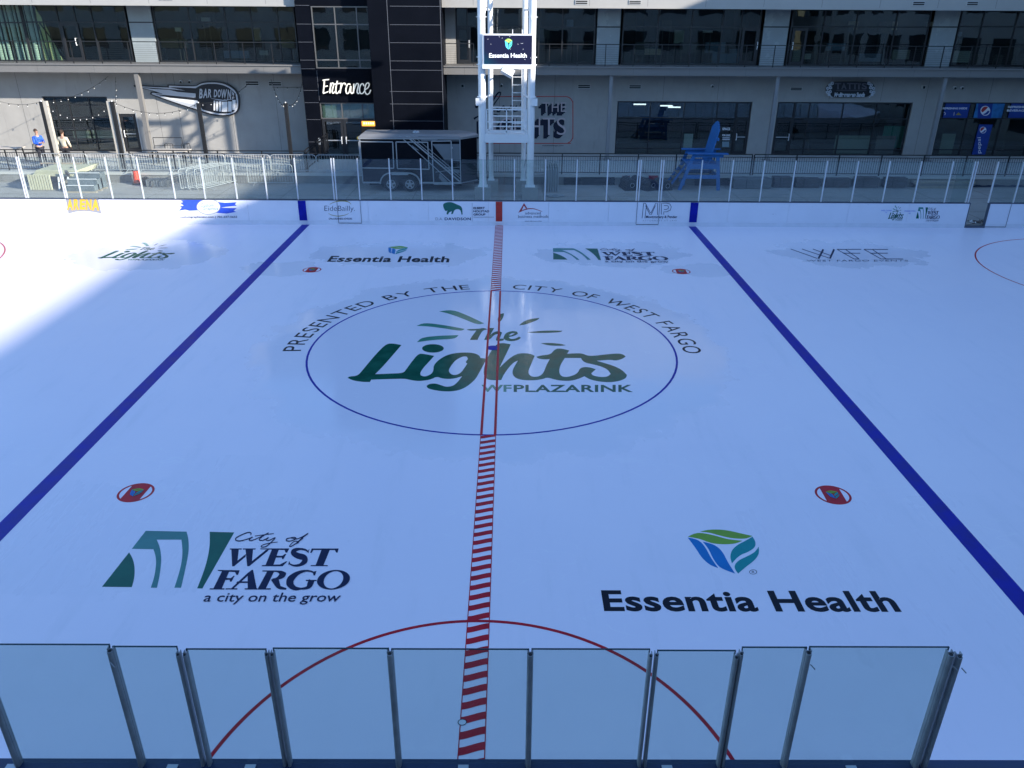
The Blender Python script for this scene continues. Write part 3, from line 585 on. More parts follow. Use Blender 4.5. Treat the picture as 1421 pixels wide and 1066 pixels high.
# openings of the ground floor: x0, x1, z0, z1
DB = TZ+.02
op_gar = (X(58, 135), X(149, 140), DB, Z(134, YF, 100))
op_dl = (X(164, 160), X(188, 160), DB, Z(158, YF, 175))
op1 = (X(857, 141), X(1044.5, 141), DB, Z(141, YF, 950)); op2 = (X(1080, 142), X(1267.5, 142), DB, Z(142, YF, 1170)); op3 = (X(1309, 142), X(1309, 142)+6.2, DB, Z(142.5, YF, 1400))
XL, XR = -34, 33
gw = MB(STUCCO); wall_cells(gw, XL, TX0+.4, TZ, S0, YF, .25, [op_gar, op_dl]); gw2 = MB(STUCCO); wall_cells(gw2, TX1-.4, XR, TZ, S0, YF, .25, [op1, op2, op3])
# joints between wall panels
gw.use(JOINT); gw2.use(JOINT); jm = gw
for u in (25, 128, 214, 243, 317, 381): x = X(u, 122); jm.box(x-.007, x+.007, YF-.003, YF-.0005, 4.2 if u in (128,) else TZ+.02, S0)
jm = gw2
for u in (693, 770, 921, 997): x = X(u, 122); z0 = TZ+.02 if u < 800 else op1[3]+.08; jm.box(x-.007, x+.007, YF-.003, YF-.0005, z0, S0)
for u in (1153, 1225, 1288, 1376): x = X(u, 122); jm.box(x-.007, x+.007, YF-.003, YF-.0005, op2[3]+.08 if u != 1288 else TZ+.02, S0)
gw.build('wall', bd); gw2.build('wall', bd)
# slabs
for x0, x1 in ((XL, TX0+.02), (TX1-.02, XR)):
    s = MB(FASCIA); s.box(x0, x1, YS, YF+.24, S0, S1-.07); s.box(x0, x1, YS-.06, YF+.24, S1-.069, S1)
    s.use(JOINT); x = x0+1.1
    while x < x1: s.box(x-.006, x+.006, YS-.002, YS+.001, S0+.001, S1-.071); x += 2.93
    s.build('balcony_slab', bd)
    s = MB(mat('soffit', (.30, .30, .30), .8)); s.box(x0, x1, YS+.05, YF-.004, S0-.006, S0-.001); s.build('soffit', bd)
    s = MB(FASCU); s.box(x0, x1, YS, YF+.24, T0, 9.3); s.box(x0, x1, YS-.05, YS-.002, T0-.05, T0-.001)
    s.use(JOINT); x = x0+1.6
    while x < x1: s.box(x-.006, x+.006, YS-.003, YS+.001, T0+.05, 9.2); x += 2.93
    s.build('upper_slab', bd)
    s = MB(STUCCO); s.box(x0, x1, YF, YF+.25, 9.301, 13.5); s.build('upper_wall', bd)
# rooms behind the glass
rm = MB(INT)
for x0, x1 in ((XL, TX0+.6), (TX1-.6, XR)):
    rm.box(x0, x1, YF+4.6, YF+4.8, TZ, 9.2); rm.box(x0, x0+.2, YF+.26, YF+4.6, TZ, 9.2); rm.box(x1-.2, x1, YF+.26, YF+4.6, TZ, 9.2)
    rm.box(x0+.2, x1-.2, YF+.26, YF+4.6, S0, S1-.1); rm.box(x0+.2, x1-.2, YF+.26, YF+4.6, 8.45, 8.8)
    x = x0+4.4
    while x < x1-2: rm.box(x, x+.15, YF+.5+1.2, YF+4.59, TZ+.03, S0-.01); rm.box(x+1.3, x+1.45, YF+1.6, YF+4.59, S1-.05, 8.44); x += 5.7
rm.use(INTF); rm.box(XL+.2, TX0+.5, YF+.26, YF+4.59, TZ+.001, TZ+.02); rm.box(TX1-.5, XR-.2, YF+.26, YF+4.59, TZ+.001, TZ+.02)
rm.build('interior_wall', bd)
rf = MB(STUCCO); rf.box(XL, XR, YF+4.81, 40, TZ, 13.5); rf.box(XL, XR, YF+.26, YF+4.8, 9.31, 13.6); rf.build('roof_block', bd)
# furniture and blinds seen through the glass
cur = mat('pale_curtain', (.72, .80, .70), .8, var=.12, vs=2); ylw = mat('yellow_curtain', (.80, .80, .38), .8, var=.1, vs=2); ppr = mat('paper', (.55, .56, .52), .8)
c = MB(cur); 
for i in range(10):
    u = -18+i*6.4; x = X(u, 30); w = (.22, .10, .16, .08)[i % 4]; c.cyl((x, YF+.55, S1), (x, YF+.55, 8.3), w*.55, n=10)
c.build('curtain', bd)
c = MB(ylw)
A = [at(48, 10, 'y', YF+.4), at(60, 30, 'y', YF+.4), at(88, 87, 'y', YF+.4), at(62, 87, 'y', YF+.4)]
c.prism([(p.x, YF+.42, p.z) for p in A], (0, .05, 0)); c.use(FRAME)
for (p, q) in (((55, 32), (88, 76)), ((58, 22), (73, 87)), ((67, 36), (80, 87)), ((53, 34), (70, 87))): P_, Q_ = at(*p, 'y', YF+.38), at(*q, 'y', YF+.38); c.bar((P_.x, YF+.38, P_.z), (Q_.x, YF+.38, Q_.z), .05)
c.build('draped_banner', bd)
def inside(m_, u0, v0, u1, v1, dy=.9, t=.06, nm='interior_panel'):
    a_, b_ = at(u0, v1, 'y', YF+dy), at(u1, v0, 'y', YF+dy); c = MB(m_); c.box(a_.x, b_.x, YF+dy, YF+dy+t, max(a_.z, TZ+.03), b_.z); return c.build(nm, bd)
inside(mat('green_sheet', (.03, .22, .16), .6), 1222, 175, 1256, 205); inside(mat('tan_sheet', (.30, .31, .25), .7), 1156, 188.5, 1210, 215, .7); inside(mat('brown_sheet', (.22, .17, .16), .7), 1212, 188.8, 1244, 216, .6)
inside(mat('tan_sheet'    , (.3,.3,.25)), 1302, 186, 1327, 214, .7); inside(ppr, 948, 186, 962, 206, .8); inside(mat('tan_sheet', (.3,.3,.25)), 103, 182, 124, 192, .7, nm='counter_front'); inside(mat('tan_sheet', (.3,.3,.25)), 130, 181, 156, 192, .7, nm='counter_front')
lamp = MB(mat('strip_light', (.8, .8, .8), .5, emit=(.8, .9, 1), es=.9)); 
for u, v in ((888, 145), (925, 147), (936, 149)): q = at(u, v, 'y', YF+1.6); lamp.box(q.x-.35, q.x+.35, YF+1.6, YF+1.7, q.z-.03, q.z+.03)
lamp.build('strip_light', bd)
rnd = random.Random(3); FUR = [mat('furniture_dark', (.05, .045, .04), .6), mat('furniture_pale', (.38, .36, .31), .6), mat('furniture_blue', (.10, .14, .20), .5), mat('furniture_tan', (.26, .20, .13), .6)]
for u in list(range(225, 400, 22))+list(range(640, 820, 30))+list(range(870, 1420, 19)):
    x = X(u+rnd.uniform(-6, 6), 60); d = rnd.uniform(.5, 2.6); h = rnd.choice((.55, .75, 1.1, 1.7, 2.2)); w = rnd.uniform(.15, .8) if h < 1.5 else rnd.uniform(.1, .35); m_ = rnd.choice(FUR)
    c = MB(m_); c.box(x-w, x+w, YF+.3+d, YF+.5+d, S1+h-rnd.uniform(.08, .7), S1+h); c.use(FUR[0]); c.box(x-w*.8, x-w*.8+.05, YF+.35+d, YF+.4+d, S1-.08, S1+h-.05); c.box(x+w*.8-.05, x+w*.8, YF+.35+d, YF+.4+d, S1-.08, S1+h-.05); c.build('furniture', bd)
# windows: frame + pane
def window(x0, x1, z0, z1, xs, zs, y=YF+.08, nm='window', fm=FRAME, fw=.055, doors=(), label=None, pane=WGLASS):
    f = MB(fm); d = .10
    f.box(x0, x1, y, y+d, z0, z0+fw); f.box(x0, x1, y, y+d, z1-fw, z1); f.box(x0, x0+fw, y, y+d, z0+fw, z1-fw); f.box(x1-fw, x1, y, y+d, z0+fw, z1-fw)
    for x in xs: f.box(x-fw/2, x+fw/2, y, y+d, z0+fw, z1-fw)
    for z in zs: f.box(x0+fw, x1-fw, y+.003, y+d-.003, z-fw/2, z+fw/2)
    o = f.build(nm, bd, label=label)
    p = MB(pane); p.box(x0+fw*.5, x1-fw*.5, y+.045, y+.055, z0+fw*.5, z1-fw*.5); p.build('pane', o)
    return o
def door(x0, x1, z0, z1, y=YF+.05, hx=None, label=None, mid=True, handle=True, frame=FRAME):
    f = MB(frame); fw = .13; d = .05
    f.box(x0, x1, y, y+d, z1-fw, z1); f.box(x0, x1, y, y+d, z0, z0+.2); f.box(x0, x0+fw, y, y+d, z0+.2, z1-fw); f.box(x1-fw, x1, y, y+d, z0+.2, z1-fw)
    o = f.build('door', bd, label=label)
    if mid: m_ = MB(GALV); m_.box(x0+fw, x1-fw, y-.012, y-.003, z0+.95, z0+1.0); m_.build('push_bar', o)
    if handle:
        h = MB(STEELW); s = hx or (x0+fw*.6); h.tube([(s, y, z0+1.15), (s, y-.09, z0+1.15), (s, y-.09, z0+.82), (s, y, z0+.82)], .022, n=6); h.build('handle', o)
    return o
def zz(v, u): return Z(v, YF, u)
zt1 = zz(164, 950); zr1 = zz(206.5, 950)
dx0, dx1 = X(1021, 168), X(1043, 168)
window(op1[0]+.02, dx0, op1[2], op1[3]-.02, [X(u, 143) for u in (903.8, 951, 997.4)], [zt1, zr1], label='storefront window left of the blue chair back')
window(dx0+.002, op1[1]-.02, zt1, op1[3]-.02, [], [], nm='transom_window'); 
p = MB(WGLASS); p.box(dx0, dx1+.05, YF+.12, YF+.13, DB, zt1); p.build('pane', bd)
door(dx0+.01, op1[1]-.03, op1[2], zt1-.01, hx=dx0+.14, label='glazed door of the storefront behind the chair')
dx2 = X(1101.5, 166)
door(op2[0]+.03, dx2-.01, op2[2], zz(165, 1100)-.01, hx=dx2-.14, label='glazed door under the restaurant sign')
p = MB(WGLASS); p.box(op2[0]+.02, dx2, YF+.12, YF+.13, DB, zz(165, 1100)); p.build('pane', bd)
window(op2[0]+.02, dx2, zz(165, 1100), op2[3]-.02, [], [], nm='transom_window')
window(dx2+.002, op2[1]-.02, op2[2], op2[3]-.02, [X(u, 143) for u in (1125.6, 1172.4, 1219.5)], [zz(165, 1150), zz(208, 1150)], label='storefront window with sheets leaning inside')
window(op3[0]+.02, op3[1]-.02, op3[2], op3[3]-.02, [X(u, 145) for u in (1348.8, 1396.8)]+[X(1396.8, 145)+1.75], [zz(165, 1370), zz(208.5, 1370)], label='storefront window with blue drink posters')
# left: large glazed garage door and a door
gx = [X(u, 136) for u in (73, 92, 121)]
window(op_gar[0]+.02, op_gar[1]-.02, op_gar[2], op_gar[3]-.02, gx, [zz(146, 100), zz(163, 100), zz(178, 100), zz(193, 100)], nm='garage_door', fw=.05, label='glazed garage door behind the two people')
door(op_dl[0]+.05, op_dl[1]-.05, op_dl[2], op_dl[3]-.04, hx=op_dl[0]+.17, label='single dark door beside the garage door')
p = MB(WGLASS); p.box(op_dl[0]+.02, op_dl[1]-.02, YF+.12, YF+.13, DB, op_dl[3]-.02); p.build('pane', bd)
f = MB(GALV); f.box(op_dl[0]-.06, op_dl[0]-.001, YF-.02, YF+.1, DB, op_dl[3]+.05); f.box(op_dl[1]+.001, op_dl[1]+.06, YF-.02, YF+.1, DB, op_dl[3]+.05); f.build('door_frame', bd)
# upper floor glazing between S1 and T0
uz = [Z(31, YF, 300)]; 
def upper(u0, u1, us, vref=31, **k): return window(X(u0, vref), X(u1, vref), S1, T0+.1, [X(u, vref) for u in us], [Z(vref if u0 < 500 else 37.5, YF, (u0+u1)/2)], fw=.06, **k)
def white_panel(u0, u1, vref=31):
    c = MB(PANELW); c.box(X(u0, vref)+.01, X(u1, vref)-.01, YF+.04, YF+.12, S1, T0+.1); z = Z(vref if u0 < 500 else 37.5, YF, u0); c.use(FRAME); c.box(X(u0, vref), X(u1, vref), YF+.03, YF+.125, z-.03, z+.03); c.build('white_panel', bd)
upper(-110, 30.5, (-60, -15)); upper(31, 175, (80, 104, 127.5)); white_panel(178, 211.5); upper(213, 409, (262, 312, 348, 385))
door(X(82, 34), X(107, 34), S1, Z(31, YF, 95)-.04, hx=X(106, 60), mid=False)
upper(633, 827, (648, 675, 748, 781)); white_panel(829, 861.5); upper(865, 1057, (914, 961, 1004, 1030)); white_panel(1061, 1096); upper(1099, 1292, (1145, 1190, 1245)); white_panel(1296, 1331); upper(1333, 1560, (1365, 1412, 1460, 1510))
s = MB(STUCCO); s.box(TX1-.4, X(632, 31), YF, YF+.25, S1, T0+.1); s.build('wall', bd)
# frame lines of the glazing door pairs
door(X(634, 45), X(653, 45), S1, Z(37, YF, 643)-.04, hx=X(653.5, 60)-.1, mid=False); door(X(1031, 42), X(1054, 42), S1, Z(38, YF, 1042)-.04, hx=X(1055, 60)-.15, mid=False); door(X(1101, 42), X(1122, 42), S1, Z(38, YF, 1110)-.04, mid=False)
# cable railings on the balcony
def railing(x0, x1, y, z0, h, cables, name):
    r = MB(BLKM); r.box(x0, x1, y-.02, y+.02, z0+h-.04, z0+h); n = max(1, round((x1-x0)/1.48))
    for i in range(n+1): x = x0+(x1-x0)*i/n; r.box(x-.018, x+.018, y-.025, y+.025, z0, z0+h-.041)
    for i in range(cables): z = z0+.08+(h-.16)*i/cables; r.box(x0, x1, y-.004, y+.004, z, z+.008)
    return r.build(name, bd)
railing(XL, TX0-.02, YS+.08, S1+.001, 1.07, 9, 'balcony_railing'); railing(TX1+.05, X(657, 60, YS), YS+.08, S1+.001, 1.07, 9, 'balcony_railing'); railing(X(684, 60, YS), XR, YS+.08, S1+.001, 1.07, 9, 'balcony_railing')
# columns carrying the balcony
for u, v, m_ in ((848, 112, STUCCO), (1079, 112, STUCCO), (1311, 113, STUCCO)):
    x = X(u, v, YS+.2); c = MB(mat('grey_column', (.22, .22, .225), .6)); c.box(x-.09, x+.09, YS+.12, YS+.32, TZ+.02, S0-.002); c.box(x-.22, x+.22, YS+.02, YS+.42, TZ+.001, TZ+.02); c.build('column', bd)
for x in (X(190, 106, YS+.2), X(190, 106, YS+.2)-8.7):
    c = MB(FASCIA); c.box(x-.11, x+.11, YS+.1, YS+.34, TZ+.001, S0-.002); c.build('column', bd)
# small wall fittings
vent = MB(mat('vent_metal', (.42, .42, .41), .5)); slot = mat('vent_slot', (.015, .015, .015), .9)
def ventbox(u0, v0, u1, v1, Y):
    a_, b_ = at(u0, v1, 'y', Y), at(u1, v0, 'y', Y); v = MB(MATS['vent_metal']); v.box(a_.x, b_.x, Y-.03, Y, a_.z, b_.z); v.use(slot); h = b_.z-a_.z
    for k in (.14, .56): v.box(a_.x+.03, b_.x-.03, Y-.034, Y-.031, a_.z+h*k, a_.z+h*(k+.28))
    v.build('vent', bd)
for q in ((341, 112, 359, 119), (373, 113, 390.5, 119.5), (801.5, 117, 819.5, 123), (872.5, 117.5, 890, 123.5), (1096, 121, 1113.5, 126)): ventbox(*q, YF)
for q in ((798, 0, 816, 6.5), (872.5, .5, 890, 6), (1265.5, 2, 1284, 8), (1340.5, 2, 1358, 8), (222, -6, 239, .5)): ventbox(*q, YS)
v = MB(MATS['vent_metal'])
for u, vv in ((642, 119), (1281, 121)): q = at(u, vv, 'y', YF); v.box(q.x-.1, q.x+.1, YF-.12, YF, q.z-.1, q.z+.1); v.use(slot); v.box(q.x-.06, q.x+.06, YF-.123, YF-.121, q.z-.07, q.z+.06); v.use(MATS['vent_metal'])
v.build('wall_light', bd)
for u, vv in ((696, 118), (988, 119), (252, 113), (264, 113), (1324, 121.5), (1334, 121.5)):
    q = at(u, vv, 'y', YF); v = MB(STEELW); v.cyl((q.x, YF, q.z), (q.x, YF-.14, q.z), .07, n=10); v.use(BLKM); v.ball((q.x, YF-.16, q.z-.03), .06, 8, 6); v.build('security_camera', bd)
# ------------------------------------------------------------------ black entrance tower
YT1, YT2 = 25.2, 24.5
tb = MB(BLACKP)
ez0 = TZ; E0, E1, E2 = X(443, 143, YT1), X(521, 143, YT1), Z(142.5, YT1, 480); W0_, W1_, WZ0, WZ1 = X(431, 10, YT1), X(521, 10, YT1), Z(95.5, YT1, 480), Z(8.5, YT1, 470)
wall_cells(tb, TX0, TXM+.3, TZ, 16, YT1, .3, [(E0, E1, TZ, E2), (W0_, W1_, WZ0, WZ1)])
tb.box(TX0, TX0+.2, YT1+.3, YF+.3, TZ, 16); tb.box(TXM, TX1, YT2, YF+.3, TZ, 16.3)
tb.use(INT); tb.box(TX0+.2, TXM-.01, YT1+2.2, YT1+2.3, TZ, 15); tb.box(TX0+.2, TXM-.01, YT1+.31, YT1+2.2, 4.35, 4.6)
twr = tb.build('entrance_tower', bd)
t = MB(SEAM)
for v in (7.5, 33.5, 58.5, 83.5, 95.5): z = Z(v, YT1, 420); t.box(TX0+.01, W0_-.06, YT1-.004, YT1, z-.008, z+.008)
for v in (125.5, 142.5, 166, 197, 213): z = Z(v, YT1, 425); t.box(TX0+.01, E0-.02, YT1-.004, YT1, z-.008, z+.008)
for v in (8.8, 34.5, 59.5, 84.8, 97.5, 127.2, 144.5, 168): z = Z(v, YT2, 575); t.box(X(540.5, v, YT2)+.02, TX1-.01, YT2-.004, YT2, z-.009, z+.009)
x = X(541, 80, YT2); t.box(x-.012, x+.012, YT2-.0045, YT2-.0001, TZ+.1, 16)
x = X(441.5, 120, YT1); t.box(x-.008, x+.008, YT1-.0045, YT1-.0001, E2+.1, WZ0-.1)
t.box(TX1-.02, TX1+.004, YT2-.005, YT2+.02, TZ, 16)
t.build('panel_seam', bd)
mid = [X(u, 10, YT1) for u in (463.5, 494)]
window(W0_+.01, W1_-.01, WZ0+.01, WZ1-.01, mid, [Z(34, YT1, 470), Z(83.5, YT1, 470)], y=YT1-.03, fm=FRAME2, fw=.05, label='tall grid window above the entrance lettering')
ed = [X(u, 146, YT1) for u in (473.5, 502)]; ez = Z(165.5, YT1, 480)
window(E0+.01, E1-.01, ez, E2-.01, ed, [], y=YT1+.06, fm=FRAME2, fw=.05, nm='transom_window')
gp = mat('pale_green_blind', (.20, .26, .22), .5, var=.2, vs=2); c = MB(gp); c.box(E0+.1, E1-.1, YT1+.20, YT1+.22, ez+.03, E2-.06); c.build('blind', bd)
for a_, b_, hx in ((E0+.04, ed[0]-.01, ed[0]-.12), (ed[0]+.01, ed[1]-.02, ed[0]+.12)): door(a_, b_, TZ+.02, ez-.01, y=YT1+.06, hx=hx, label='entrance door leaf')
p = MB(WGLASS); p.box(E0+.02, E1-.02, YT1+.12, YT1+.13, TZ+.02, ez); p.build('pane', bd)
c = MB(GALV); 
for u, v in ((443.2, 193.5), (443.5, 199)): q = at(u, v, 'y', YT1); c.box(q.x-.06, q.x+.06, YT1-.02, YT1-.001, q.z-.07, q.z+.07)
c.build('door_button', bd)
# ------------------------------------------------------------------ mural painted on the wall behind the tower
mm = Art(on_wall(620, 120, 7.105, YF-.004), mat('mural_red', (.45, .05, .045), .8), .001, .0006)
def rr(x0, y0, x1, y1, r, w):
    pts = []
    for cx_, cy_, a0 in ((x1-r, y0+r, -90), (x1-r, y1-r, 0), (x0+r, y1-r, 90), (x0+r, y0+r, 180)): pts += [(cx_+r*math.cos(R(a0+15*k)), cy_+r*math.sin(R(a0+15*k))) for k in range(7)]
    mm.rib(pts+[pts[0]], w, fine=2)
rr(330, 100, 1243, 562, 75, 8)
mm.use(mat('mural_ink', (.006, .010, .028), .8))
def marquee(ch, x0, x1, y0, y1, dx, dy):
    for k in (3, 2, 1): mm.text(ch, x0-dx*k/3, y0+dy*k/3, x1-dx*k/3, y1+dy*k/3, bold=.05)
for ch, x0, x1 in (('T', 945, 1015), ('H', 1035, 1102), ('E', 1125, 1180)): marquee(ch, x0, x1, 158, 250, 42, 38)
for ch, x0, x1 in (('L', 330, 420), ('I', 440, 480), ('G', 520, 640), ('H', 665, 790), ('T', 945, 1068), ('S', 1085, 1175)): marquee(ch, x0, x1, 308, 478, 36, 36)
x = 815; marquee('H', 830, 920, 308, 478, 30, 36)
mm.use(mat('mural_pink', (.52, .42, .42), .8))
for ch, x0, x1 in (('T', 945, 1015), ('H', 1035, 1102), ('E', 1125, 1180)): mm.text(ch, x0, 158, x1, 250, bold=-.004)
for ch, x0, x1 in (('L', 330, 420), ('I', 440, 480), ('G', 520, 640), ('H', 665, 790), ('T', 945, 1068), ('S', 1085, 1175), ('H', 830, 920)): mm.text(ch, x0, 308, x1, 478, bold=-.01)
mm.use(MATS['mural_ink']); mm.rib([(285,175),(292,205),(320,190)], [12,22,8]); mm.rib([(268,320),(300,300),(380,270),(470,275),(520,290)], [22,14,6,8,10])
mm.rib([(400,240),(450,150),(500,70),(530,60),(520,100),(470,170),(440,230),(470,240),(510,200),(495,240),(520,245),(560,190),(575,240),(600,240),(640,185),(660,215),(690,190),(660,240),(700,240)], [10,14,16,12,8,12,16,14,10,14,12,10,16,12,10,12,10,14,8])
mm.rib([(772,75),(745,140),(720,195)], [22,16,6]); mm.text('vivawestfargo.com', 940, 574, 1150, 592)
mm.build('painted_mural', bd, label='red outlined mural with marquee letters')
# posters in the right storefront
def poster(u0, u1, v0, v1, m_, Y=YF+.075):
    a_, b_ = at(u0, v1, 'y', Y), at(u1, v0, 'y', Y); c = MB(m_); c.box(a_.x, b_.x, Y-.01, Y-.002, a_.z, b_.z); return c, Y-.012
PB1 = mat('poster_blue', (.01, .045, .26), .4, var=.2, vs=3); PB2 = mat('poster_light_blue', (.02, .16, .40), .4, var=.4, vs=3)
def ball_art(a, cx_, cy_, r):
    a.use(WHT); a.ell(cx_, cy_, r, r, sh=0); a.use(SRD); a.poly([(cx_-r*.9, cy_), (cx_-r*.6, cy_-r*.65), (cx_, cy_-r*.92), (cx_+r*.55, cy_-r*.75), (cx_+r*.1, cy_-r*.2), (cx_-r*.6, cy_+r*.35)])
    a.use(MATS['poster_blue']); a.poly([(cx_+r*.9, cy_+r*.05), (cx_+r*.55, cy_+r*.7), (cx_-r*.1, cy_+r*.92), (cx_-r*.5, cy_+r*.7), (cx_+r*.1, cy_+r*.45), (cx_+r*.5, cy_-r*.02)])
c, y = poster(1308, 1346.5, 144, 163.5, PB1); c.build('window_poster', bd)
a = Art(on_wall(1280, 130, 10.078, y), WHT, .0, .001); a.text('REFRESHING INSIDE', 280, 193, 628, 220, bold=.03, shear=.15); a.use(GLD); a.poly([(465,300),(505,262),(545,300)], sm=False); a.use(WHT); a.rib([(300,258),(320,275),(312,300)], 7); a.rib([(446,258),(438,308)], 5); a.build('poster_print', bd)
c, y = poster(1350.5, 1394.5, 144, 163.5, PB2); c.build('window_poster', bd)
a = Art(on_wall(1280, 130, 10.078, y), PB1, .0, .001); a.poly([(780,140),(985,140),(960,345),(770,345)], sm=False); ball_art(a, 880, 240, 68); a.build('poster_print', bd)
c, y = poster(1398.5, 1450, 144, 163.5, PB1); c.build('window_poster', bd)
a = Art(on_wall(1280, 130, 10.078, y), WHT, .0, .001); a.text('REFRESHING', 1195, 172, 1500, 202, bold=.03, shear=.15); a.text('BEVERAGES', 1180, 222, 1480, 252, bold=.03, shear=.15); a.build('poster_print', bd)
c, y = poster(1348.5, 1377.5, 173, 214.5, PB1, YF+.070); c.build('window_poster', bd)
a = Art(on_wall(1280, 130, 10.078, y), PB1, .0, .001); ball_art(a, 848, 510, 46); a.use(WHT); f0 = a.fn; vs, fs = glyphs('pepsi', .0, 0); a.add([f0(830-b*62, 610+(1-a_)*225, .006) for a_, b in vs], fs); a.build('poster_print', bd)
c = MB(SGR); a = Art(on_wall(800, 120, 4.306, YF+.07), WHT, .0, .001); a.text("SPACE", 872, 246, 918, 262, bold=.03); a.text("FOR LEASE", 872, 286, 918, 298, bold=.03); a.rect(872, 306, 916, 310); a.rect(872, 316, 916, 320); a.use(mat('door_note', (.18, .26, .30), .5)); a.rect(870, 330, 912, 362); a.build('window_lettering', bd)
# ------------------------------------------------------------------ signs
def sign(name, ox, oy, s, Y, label, cat='sign'):
    fn0 = on_wall(ox, oy, s, Y); return fn0
# hockey puck bar sign: cut-out panel standing off the wall
fn = on_wall(180, 90, 5.465, YF-.14); o_ = at(300, 140, 'y', YF-.1)
outer = [(28,158),(42,150),(150,160),(288,165),(284,151),(400,155),(500,158),(530,135),(600,124),(700,128),(780,163),(825,212),(834,280),(830,335),(808,372),(740,393),(640,388),(545,360),(440,325),(330,290),(190,240),(152,222),(160,206),(205,205),(100,182),(36,170)]
root = thing('bar_sign', (o_.x, YF-.1, o_.z), 'puck shaped black and silver bar sign with speed streaks on the left wall', 'sign')
a = Art(fn, INKB, 0, .0); b = MB(mat('sign_black', (.012, .013, .018), .35)); b.prism([fn(x, y, 0) for x, y in smooth(outer)], (0, .11, 0)); b.build('backing', root)
SIL = mat('sign_silver', (.52, .54, .58), .3, metal=.1); SBK = MATS['sign_black']; SW = mat('sign_face_white', (.74, .75, .77), .35)
a = Art(fn, SIL, .002, .002)
a.poly([(40,160),(150,168),(300,173),(296,158),(400,163),(505,166),(535,143),(600,133),(695,137),(772,171),(815,216),(824,280),(820,332),(800,364),(740,383),(645,378),(548,350),(440,316),(330,280),(195,232),(165,222),(172,213),(250,222),(235,212),(120,182)])
a.use(SBK); a.poly([(60,168),(300,184),(420,196),(300,170),(400,172),(500,178),(540,152),(600,143),(690,147),(762,178),(803,220),(812,280),(806,330),(790,355),(738,372),(650,367),(552,340),(520,290),(330,262),(190,222),(490,250),(500,218),(300,200)], ang=30)
a.use(SIL); a.poly([(110,180),(300,190),(400,215),(500,222),(500,248),(380,236),(205,212),(330,215)], sm=False); a.use(SW); a.poly([(200,226),(300,250),(420,262),(515,272),(515,310),(430,290),(330,268)], sm=False)
a.use(SIL); a.poly([(610,254),(700,265),(770,262),(800,245),(780,262),(700,275)], sm=False)
for ch, x0, x1, y0, y1 in (('B',527,553,182,255),('A',557,590,181,252),('R',594,620,184,248),('D',638,664,188,246),('O',668,692,187,247),('W',695,738,186,254),('N',742,772,188,262)): a.text(ch, x0, y0, x1, y1, bold=.03, shear=.12)
a.poly([(778,198),(792,220),(790,240),(776,262),(782,235)], sm=False); a.use(SW)
for x0, x1, y0, y1 in ((638,650,272,346),(657,672,274,350),(680,695,275,354),(700,742,280,356),(748,775,278,354),(780,805,266,342)): a.poly([(x0,y0),(x1,y0),(x1,y1),(x0,y1)], sm=False)
a.build('sign_face', root)
# script lettering over the entrance
CRM = mat('cream_letter_face', (.86, .83, .72), .4, emit=(1, .92, .75), es=.12)  # faint warm glow added to the letters, which are sunlit, not lamps
fn = on_wall(400, 90, 8.881, YT1-.12); o_ = at(480, 121, 'y', YT1-.1); a = Art(fn, CRM, 0, .0012)
W_ = 13.5
for p in ([(424,192),(455,186),(502,182)], [(446,188),(440,270),(432,350)], [(438,268),(460,266),(486,260)], [(430,352),(458,344),(494,330)], [(526,222),(514,350)], [(508,330),(532,240),(552,226),(560,248),(542,325),(556,350),(574,330)],
          [(606,198),(588,290),(590,345),(612,348),(634,318)], [(566,240),(610,232),(660,228)], [(655,232),(640,350)], [(646,300),(672,236),(698,228),(708,250)], [(768,240),(735,240),(712,300),(722,350),(750,340),(772,262),(770,330),(788,352),(804,335)],
          [(812,232),(804,350)], [(806,325),(836,242),(860,232),(866,258),(850,330),(866,354),(884,338)], [(935,262),(922,234),(896,244),(880,300),(892,350),(920,350),(945,318)], [(945,310),(985,280),(1000,240),(982,222),(955,250),(946,320),(968,362),(1000,350),(1018,308)]): a.rib(p, W_, fine=5)
ent = a.build('entrance_sign', origin=(o_.x, YT1-.1, o_.z)); me = ent.data
# give the letters depth
md = ent.modifiers.new('thick', 'SOLIDIFY'); md.thickness = .06; md.offset = 0
tag(ent, 'cream script lettering on the black entrance tower', 'sign')
# orange LED sign in the entrance glass
q0, q1 = at(502.5, 175, 'y', YT1-.02), at(520.5, 168.2, 'y', YT1-.02)
root = thing('led_sign', (q0.x, YT1-.02, q0.z), 'small lit orange LED sign beside the entrance door', 'sign'); b = MB(mat('led_case', (.10, .05, .02), .5)); b.box(q0.x-.05, q1.x+.05, YT1-.05, YT1-.01, q0.z-.35, q1.z+.05); b.build('case', root)
b = MB(mat('led_orange', (.8, .35, .05), .5, emit=(1, .35, .04), es=.9)); b.box(q0.x, q1.x, YT1-.056, YT1-.051, q0.z, q1.z); b.use(mat('led_pale', (.9, .7, .5), .5, emit=(1, .62, .35), es=1.1))
for k in range(5): x = q0.x+(q1.x-q0.x)*(.12+.17*k); b.box(x, x+(q1.x-q0.x)*.11, YT1-.06, YT1-.057, q0.z+.09, q0.z+.2)
b.build('display', root)
